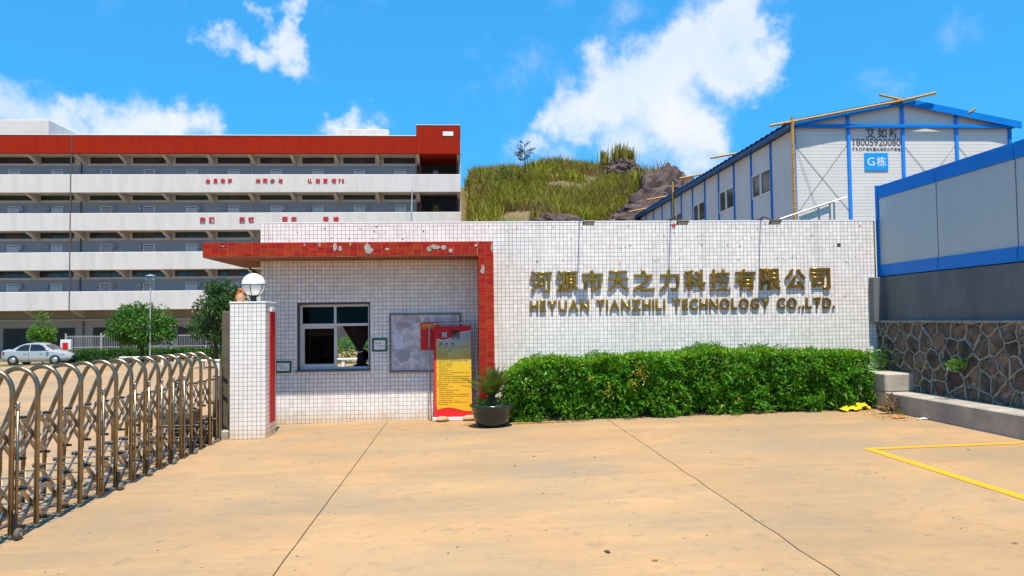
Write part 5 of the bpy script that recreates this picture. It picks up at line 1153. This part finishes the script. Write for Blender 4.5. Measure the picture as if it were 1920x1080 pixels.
n = 3500; Pn = np.c_[rng.uniform(-2.4, 2.4, n), rng.uniform(-.5, .5, n), rng.uniform(0, 1.3, n)]; link('foliage', leaves('foliage', Pn, np.c_[rng.normal(size=(n, 2)), np.abs(rng.normal(size=n))], rng.uniform(.1, .18, n), m_treey, .5), h2)
b = MB()
for k in range(14): x = random.uniform(-2.3, 2.3); b.tube([(x, 0, -.05), (x, .1, .9)], [.02, .01], 4)
b.build('stems', m_bark, h2)

# ------------------------------------------------------------------ parked car
car = thing('parked_car', 'silver sedan parked in front of the factory', 'car', (-28.55, 54.6, gz(-28.5, 54.6)))
def loft(secs, name, m_, parent, close=True):
    n = len(secs[0]); V = [p for s_ in secs for p in s_]; Fc = []
    for i in range(len(secs) - 1):
        for k in range(n - 1): Fc.append((i * n + k, (i + 1) * n + k, (i + 1) * n + k + 1, i * n + k + 1))
    if close: Fc.append(tuple(range(n))); Fc.append(tuple((len(secs) - 1) * n + k for k in range(n))[::-1])
    mb = MB(); mb.add(V, Fc); o = mb.build(name, m_, parent, smooth=True)
    md = o.modifiers.new('bevel', 'EDGE_SPLIT'); md.split_angle = R(38); return o
# body: stations along x, each a half-loop sill -> belt -> deck -> belt -> sill
st = [(-2.24, .45, .70, .78, .60), (-2.18, .32, .88, .98, .72), (-1.95, .26, .92, 1.03, .80), (-1.6, .24, .93, 1.02, .84), (-1.2, .22, .92, .98, .85), (-.6, .20, .91, .95, .855), (0, .20, .90, .93, .855), (.6, .20, .89, .93, .85), (1.0, .22, .87, .95, .845), (1.4, .24, .82, .91, .83), (1.8, .26, .74, .83, .80), (2.08, .30, .64, .73, .72), (2.24, .36, .55, .60, .58)]
secs = []
for x, zs_, zb, zd, hw in st:
    secs.append([(x, s_ * w_, z) for s_, w_, z in ((-1, hw - .06, zs_), (-1, hw, zs_ + .14), (-1, hw + .008, (zs_ + zb) / 2), (-1, hw - .02, zb), (-1, hw - .14, zd), (-1, hw * .4, zd + .025), (1, hw * .4, zd + .025), (1, hw - .14, zd), (1, hw - .02, zb), (1, hw + .008, (zs_ + zb) / 2), (1, hw, zs_ + .14), (1, hw - .06, zs_))])
loft(secs, 'body', m_carp, car)
gs_ = [(-1.72, .98, .62, 1.0), (-1.15, 1.30, .56, 1.0), (-.75, 1.43, .55, 1.0), (-.2, 1.475, .55, 1.0), (.25, 1.45, .55, 1.0), (.55, 1.34, .57, 1.0), (1.22, .93, .64, 1.0)]
roof = []
for x, z, hw, _ in gs_: roof.append([(x, -.76, .90), (x, -(hw + (.76 - hw) * max(0, 1 - (z - .9) / .1)), z - .05), (x, -hw * .8, z), (x, 0, z + .012), (x, hw * .8, z), (x, hw + (.76 - hw) * max(0, 1 - (z - .9) / .1), z - .05), (x, .76, .90)])
loft(roof, 'cabin', m_carp, car)
def quad(name, pts_, m_, par=None, th=.006):
    v = [Vector(p) for p in pts_]; nn_ = (v[1] - v[0]).cross(v[2] - v[0]).normalized() * th; k = len(v)
    mb = MB(); mb.add([p + nn_ for p in v] + [p - nn_ for p in v], [tuple(range(k)), tuple(range(k, 2 * k))[::-1]] + [(i + k, (i + 1) % k + k, (i + 1) % k, i) for i in range(k)]); return mb.build(name, m_, par or car)
for s_ in (-1, 1):
    def sd2(x, z): return (x, s_ * (.765 - (z - .92) * .37), z)
    quad('side_window', [sd2(-1.28, .97), sd2(-.42, .95), sd2(-.42, 1.36), sd2(-.75, 1.34), sd2(-1.02, 1.24)], m_carglass, th=.012)
    quad('side_window', [sd2(-.34, .95), sd2(.78, .96), sd2(.42, 1.28), sd2(.15, 1.36), sd2(-.34, 1.37)], m_carglass, th=.012)
    quad('headlight', [(1.72, s_ * .815, .70), (2.12, s_ * .66, .56), (2.12, s_ * .66, .66), (1.75, s_ * .80, .80)], m_lampclear, th=.02)
    quad('tail_lamp', [(-2.2, s_ * .66, .66), (-1.98, s_ * .812, .68), (-1.98, s_ * .80, .90), (-2.19, s_ * .66, .90)], m_lampred, th=.02)
    quad('door_seam', [(-.39, s_ * .868, .26), (-.37, s_ * .868, .26), (-.37, s_ * .845, .92), (-.39, s_ * .845, .92)], m_pipe, th=.006)
    quad('door_seam', [(.80, s_ * .862, .28), (.82, s_ * .862, .28), (.80, s_ * .84, .9), (.78, s_ * .84, .9)], m_pipe, th=.006)
    for x in (-.62, .42): MB().bbox(x - .1, x + .1, s_ * .868 - .015, s_ * .868 + .015, .76, .79, .006).build('door_handle', m_carp, car)
    MB().lathe([(.02, 0), (.07, .02), (.085, .08), (.06, .13)], 10, (.86, s_ * .93, .93)).build('wing_mirror', m_carp, car, smooth=True)
    for x in (-1.38, 1.32):
        yc = s_ * .79
        arch_ = MB().lathe([(.335, -.10), (.345, 0), (.345, .095)], 24).mesh('wheel_arch', m_black); link('wheel_arch', arch_, car, (x, yc, .31), rot=(R(90), 0, 0))
        wl_ = link('wheel', MB().lathe([(.19, -.10), (.29, -.11), (.31, -.07), (.31, .07), (.29, .11), (.19, .10)], 24).mesh('wheel', m_tyre, True), car, (x, yc, .305), rot=(R(90), 0, 0))
        sp = MB().lathe([(.03, .085 * -s_), (.20, .09 * -s_), (.20, .075 * -s_)] if False else [(.05, -.112), (.19, -.105), (.195, .105), (.05, .112)], 20); link('rim', sp.mesh('rim', m_rim, True), wl_)
        hub = MB()
        for q in range(7): a = 2 * math.pi * q / 7; hub.bar((.06 * math.cos(a + .2), .06 * math.sin(a + .2), -.114 * s_ * -1), (.17 * math.cos(a + .2), .17 * math.sin(a + .2), -.110 * s_ * -1), .035, .006, Vector((0, 0, 1)))
        link('spoke_gap', hub.mesh('spoke_gap', m_tyre), wl_)
quad('windscreen', [(1.08, -.60, 1.03), (1.08, .60, 1.03), (.58, .52, 1.345), (.58, -.52, 1.345)], m_carglass, th=.012)
quad('rear_window', [(-1.66, -.56, 1.04), (-1.66, .56, 1.04), (-1.17, .5, 1.305), (-1.17, -.5, 1.305)], m_carglass, th=.012)
MB().bbox(2.215, 2.255, -.32, .32, .50, .60, .01).build('grille', m_black, car); MB().bbox(2.235, 2.262, -.22, .22, .36, .46, .004).build('number_plate', m_plate, car)
MB().bbox(1.0, 2.18, -.70, .70, .18, .30, .03).build('under_tray', m_black, car)

# ------------------------------------------------------------------ hill, mounds and hill plants
HT = [(-30, 12), (0, 16.2), (6.3, 16.6), (9.75, 17.0), (13, 16.8), (16.65, 16.7), (19.8, 15.6), (23, 13.6), (30, 12), (48, 11), (70, 6)]
def hillz(x, y):
    t = np.interp(x, [a for a, _ in HT], [c for _, c in HT]); k = np.clip((y - 40) / 38, 0, 1); f_ = k ** .8 * (1 - .25 * np.clip((y - 80) / 40, 0, 1))
    edge = np.clip((x - .1) / 1.0, 0, 1)
    edge = np.where(y > 82, np.maximum(edge, np.clip((x + 40) / 30, 0, 1)), edge)
    return -1.2 + (t + 1.2) * f_ * edge + (fbm(np.c_[np.ravel(x) * .16, np.ravel(y) * .16, np.ravel(x) * 0]).reshape(np.shape(x)) - .47) * 2.2 * f_ * edge
gx = np.r_[np.linspace(-60, 0, 25), np.linspace(.1, 34, 90), np.linspace(36, 90, 20)]; gy = np.linspace(39, 125, 110)
X, Y = np.meshgrid(gx, gy); Zh = hillz(X.ravel(), Y.ravel()).reshape(X.shape); nx = len(gx)
ii = np.arange((len(gy) - 1) * nx).reshape(-1, nx)[:, :-1].ravel()
link('hill', rawmesh('hill', np.c_[X.ravel(), Y.ravel(), Zh.ravel()], np.c_[ii, ii + 1, ii + nx + 1, ii + nx], m_hillsoil, True), kind='structure')
def tufts(name, XY, per, h0, h1, m_, lean=.35, w_=.05, **k):
    n = len(XY); zb = hillz(XY[:, 0], XY[:, 1]); B = np.repeat(np.c_[XY, zb - .1], per, 0); nb = len(B); B[:, :2] += rng.normal(size=(nb, 2)) * .16
    H = rng.uniform(h0, h1, nb) * np.repeat(rng.uniform(.7, 1.2, n), per); L_ = rng.normal(size=(nb, 2)) * lean * H[:, None]; A = rng.uniform(0, 6.283, nb); W_ = np.c_[np.cos(A), np.sin(A), 0 * A] * w_ * .5
    M_ = B + np.c_[L_ * .35, H * .6]; T = B + np.c_[L_, H]
    V = np.stack([B - W_, B + W_, M_ + W_ * .8, M_ - W_ * .8, T], 1).reshape(-1, 3); b0 = np.arange(nb)[:, None] * 5
    Fc = np.concatenate([b0 + [0, 1, 2], b0 + [0, 2, 3], b0 + [3, 2, 4]], 1).reshape(-1, 3)
    return link(name, rawmesh(name, V, Fc, m_), **k)
n = 15000; XY = np.c_[rng.uniform(.25, 30, n), rng.uniform(46, 84, n)]
cover = fbm(np.c_[XY * .20, XY[:, :1] * 0 + 3]); z = hillz(XY[:, 0], XY[:, 1])
low = (XY[:, 1] < 58) & (XY[:, 0] > 6) & (XY[:, 0] < 22)
keep = (cover > np.where(low, .55, np.where(XY[:, 0] < 6, .38, .455))) & ~((XY[:, 0] > 13.6) & (XY[:, 0] < 18.5) & (XY[:, 1] < 59))
tufts('hill_grass', XY[keep], 9, .5, 1.4, m_grass, .3, .075, kind='stuff', label='tall olive grass covering the hill slope', cat='grass')
n = 4200; XY2 = np.c_[rng.uniform(.4, 27, n), rng.uniform(47, 84, n)]; c2 = fbm(np.c_[XY2 * .3, XY2[:, :1] * 0 + 9]); XY2 = XY2[(c2 > .43)]
tufts('hill_dry_grass', XY2, 8, .5, 1.25, m_grassdry, .3, .06, kind='stuff', label='dry brownish reed grass scattered over the hill', cat='grass')
def mound(name, label, c, s_, seed):
    n1, n2 = 46, 22; V = []; 
    th = np.linspace(0, 2 * math.pi, n1, endpoint=False); phv = np.linspace(0, math.pi / 2, n2)
    T_, P_ = np.meshgrid(th, phv); U = np.c_[(np.cos(T_) * np.cos(P_)).ravel(), (np.sin(T_) * np.cos(P_)).ravel(), np.sin(P_).ravel()]
    rr_ = .62 + .9 * (fbm(U * 1.7 + seed, 5)) + .5 * (fbm(U * 7 + seed, 4) - .45); V = U * rr_[:, None] * np.array(s_)
    ii_ = []
    for j in range(n2 - 1):
        for k in range(n1): ii_.append((j * n1 + k, j * n1 + (k + 1) % n1, (j + 1) * n1 + (k + 1) % n1, (j + 1) * n1 + k))
    return link(name, rawmesh(name, V, np.array(ii_), m_mound, False), None, c, label, 'earth mound')
mound('earth_mound', 'large bare purple brown earth mound beside the prefab roof', (15.6, 57.5, 8.1), (3.2, 3.0, 4.5), 2.0)
mound('earth_mound', 'brown eroded earth knob on the crest of the hill', (16.0, 76.0, 15.9), (1.9, 1.8, 1.75), 8.0)
mound('earth_mound', 'low bare earth heap just above the sign wall', (12.6, 51, 7.2), (3.6, 2.5, 1.9), 14.0)
mound('earth_mound', 'low brown heap left of the bare heap above the wall', (6.7, 51, 7.0), (2.4, 2, 1.5), 21.0)
def reeds(name, label, c, n, sp_, h0, h1, m_):
    B = np.c_[rng.normal(size=(n, 2)) * sp_, np.zeros(n) - .2]; H = rng.uniform(h0, h1, n); L_ = rng.normal(size=(n, 2)) * .16 * H[:, None]; A = rng.uniform(0, 6.283, n); W_ = np.c_[np.cos(A), np.sin(A), 0 * A] * .045
    M_ = B + np.c_[L_ * .3, H * .6]; T = B + np.c_[L_, H]; V = np.stack([B - W_, B + W_, M_ + W_, M_ - W_, T], 1).reshape(-1, 3); b0 = np.arange(n)[:, None] * 5
    link(name, rawmesh(name, V, np.concatenate([b0 + [0, 1, 2], b0 + [0, 2, 3], b0 + [3, 2, 4]], 1).reshape(-1, 3), m_), None, c, label, 'grass tuft', 'reed tufts on the hill')
reeds('reed_tuft', 'tall reed tuft on the left of the crest knob', (14.4, 75.6, 17.2), 80, .25, .8, 1.6, m_grass)
reeds('reed_tuft', 'largest reed tuft on top of the crest knob', (15.7, 75.6, 17.6), 170, .42, .8, 2.0, m_grass)
reeds('reed_tuft', 'reed tuft on the right edge of the crest knob', (16.9, 75.6, 17.5), 90, .25, .7, 1.6, m_grass)
reeds('reed_tuft', 'bushy reed tuft left of the large earth mound', (14.0, 58, 11.6), 190, .42, .8, 2.0, m_grass)
reeds('reed_tuft', 'thin dry reed tuft at the top of the large earth mound', (15.0, 58, 12.2), 60, .35, .9, 2.0, m_grassdry)
reeds('reed_tuft', 'sparse reed tuft on the right shoulder of the large earth mound', (17.2, 58, 11.2), 24, .2, .8, 1.8, m_grassdry)
def pine(c):
    t = thing('pine_tree', 'small dark pine standing alone on the hill crest', 'tree', c); MB().tube([(0, 0, -.5), (.02, 0, .9), (0, 0, 2.3)], [.07, .05, .015], 6).build('trunk', m_bark, t); Ps, Ds = [], []
    for k in range(26):
        a = random.uniform(0, 6.28); z = random.uniform(.55, 2.2); L_ = (1.0 - abs(z - 1.2) * .35) * random.uniform(.5, 1.0); e_ = Vector((math.cos(a) * L_, math.sin(a) * L_, z + .28))
        for q in range(46): u = random.uniform(.45, 1.08); Ps.append((e_.x * u + random.gauss(0, .06), e_.y * u + random.gauss(0, .06), z + .28 * u + random.gauss(0, .06))); Ds.append((math.cos(a) + random.gauss(0, .7), math.sin(a) + random.gauss(0, .7), .9))
    link('needles', leaves('needles', np.array(Ps), np.array(Ds), rng.uniform(.12, .26, len(Ps)), m_pine, .18), t)
p = onY(984, 312, 72); pine((p.x, 72, p.z - .15))
weed('hill_shrub', onY(945, 335, 70).x, 70, onY(945, 335, 70).z - .2, 300, .5, 1.1, m_treed, 'dark green shrub on the hill left of the pine', .2, 'shrub')

# ------------------------------------------------------------------ litter
def crumple(name, label, cat, c, s_, m_, seed):
    n = 10; V = []; rr = random.Random(seed)
    for j in range(n):
        for i in range(n):
            u, v_ = i / (n - 1) - .5, j / (n - 1) - .5; h_ = float(fbm(np.array([u * 7 + seed, v_ * 7, .3]))) * 1.0 * (1 - 1.6 * (u * u + v_ * v_)); V.append((u * s_[0] * (1 + .3 * math.sin(v_ * 8 + seed)), v_ * s_[1] * (1 + .3 * math.sin(u * 9)), max(0.001, h_ * s_[2])))
    mb = MB(); mb.add(V, [(j * n + i, j * n + i + 1, (j + 1) * n + i + 1, (j + 1) * n + i) for j in range(n - 1) for i in range(n - 1)])
    o = mb.build(name, m_, None, loc=c, label=label, cat=cat); md = o.modifiers.new('solid', 'SOLIDIFY'); md.thickness = .003
crumple('crumpled_cloth', 'crumpled bright yellow cloth lying at the right end of the hedge', 'cloth', (6.12, 11.98, gz(6.1, 12) + .003), (.30, .26, .16), m_ycloth, 3)
crumple('crumpled_cloth', 'smaller yellow rag nearest the concrete block', 'cloth', (6.36, 12.06, gz(6.3, 12) + .003), (.22, .2, .2), m_ycloth, 6)
crumple('crumpled_wrapper', 'faded reddish wrapper on the ground below the kerb', 'litter', (6.35, 10.98, gz(6.3, 11) + .003), (.16, .12, .05), m_dryleaf, 9)
crumple('crumpled_paper', 'small white paper scrap at the kerb foot', 'litter', (6.58, 10.75, gz(6.5, 10.7) + .003), (.13, .08, .05), m_white, 12)
crumple('dead_leaf', 'orange dead leaf on the open concrete near the camera', 'leaf', (1.24, 5.05, gz(1.2, 5) + .002), (.035, .03, .02), m_dryleaf, 15)
crumple('dead_leaf', 'dark curled dead leaf on the concrete left of the orange one', 'leaf', (.97, 5.28, gz(1, 5.2) + .002), (.03, .05, .02), m_bark, 18)
n = 1500; xx = np.r_[rng.uniform(.78, 1.6, 500), rng.uniform(.8, 6.6, 400), rng.normal(6.35, .18, 600)]; yy = np.r_[11.9 + rng.normal(0, .035, 500), 12.02 + rng.normal(0, .05, 400), rng.uniform(10.7, 12.1, 600)]
ok = xx < 6.6; xx, yy = xx[ok], yy[ok]
Pn = np.c_[xx, yy, [gz(a, c) + .006 for a, c in zip(xx, yy)]]; link('leaf_litter', leaves('leaf_litter', Pn, np.c_[rng.normal(size=(len(xx), 2)), rng.normal(size=len(xx)) * .12 + .08], rng.uniform(.012, .035, len(xx)), m_strawstuff, .4, .3, 0), kind='stuff', label='scattered straw coloured leaf litter along the hedge foot and kerb', cat='litter')

mb = MB(); rr = random.Random(11)
for k in range(260):
    x = rr.uniform(-3.2, 6.4); y = rr.uniform(3.2, 11.8); s_ = rr.uniform(.004, .013) * (1 if rr.random() < .9 else 1.8); a = rr.uniform(0, 6.28)
    mb.add([(x + s_ * rr.uniform(.6, 1.4) * math.cos(a + q * 1.57), y + s_ * rr.uniform(.5, 1.2) * math.sin(a + q * 1.57), gz(x, y) + .001) for q in range(4)] + [(x, y, gz(x, y) + s_ * .6)], [(0, 1, 4), (1, 2, 4), (2, 3, 4), (3, 0, 4)])
mb.build('ground_grit', mat('dark_grit', (.12, .085, .05), (.2, .12, .05), scale=1.5, rough=.9), None, kind='stuff', label='tiny dark grit and leaf crumbs strewn over the concrete', cat='grit')
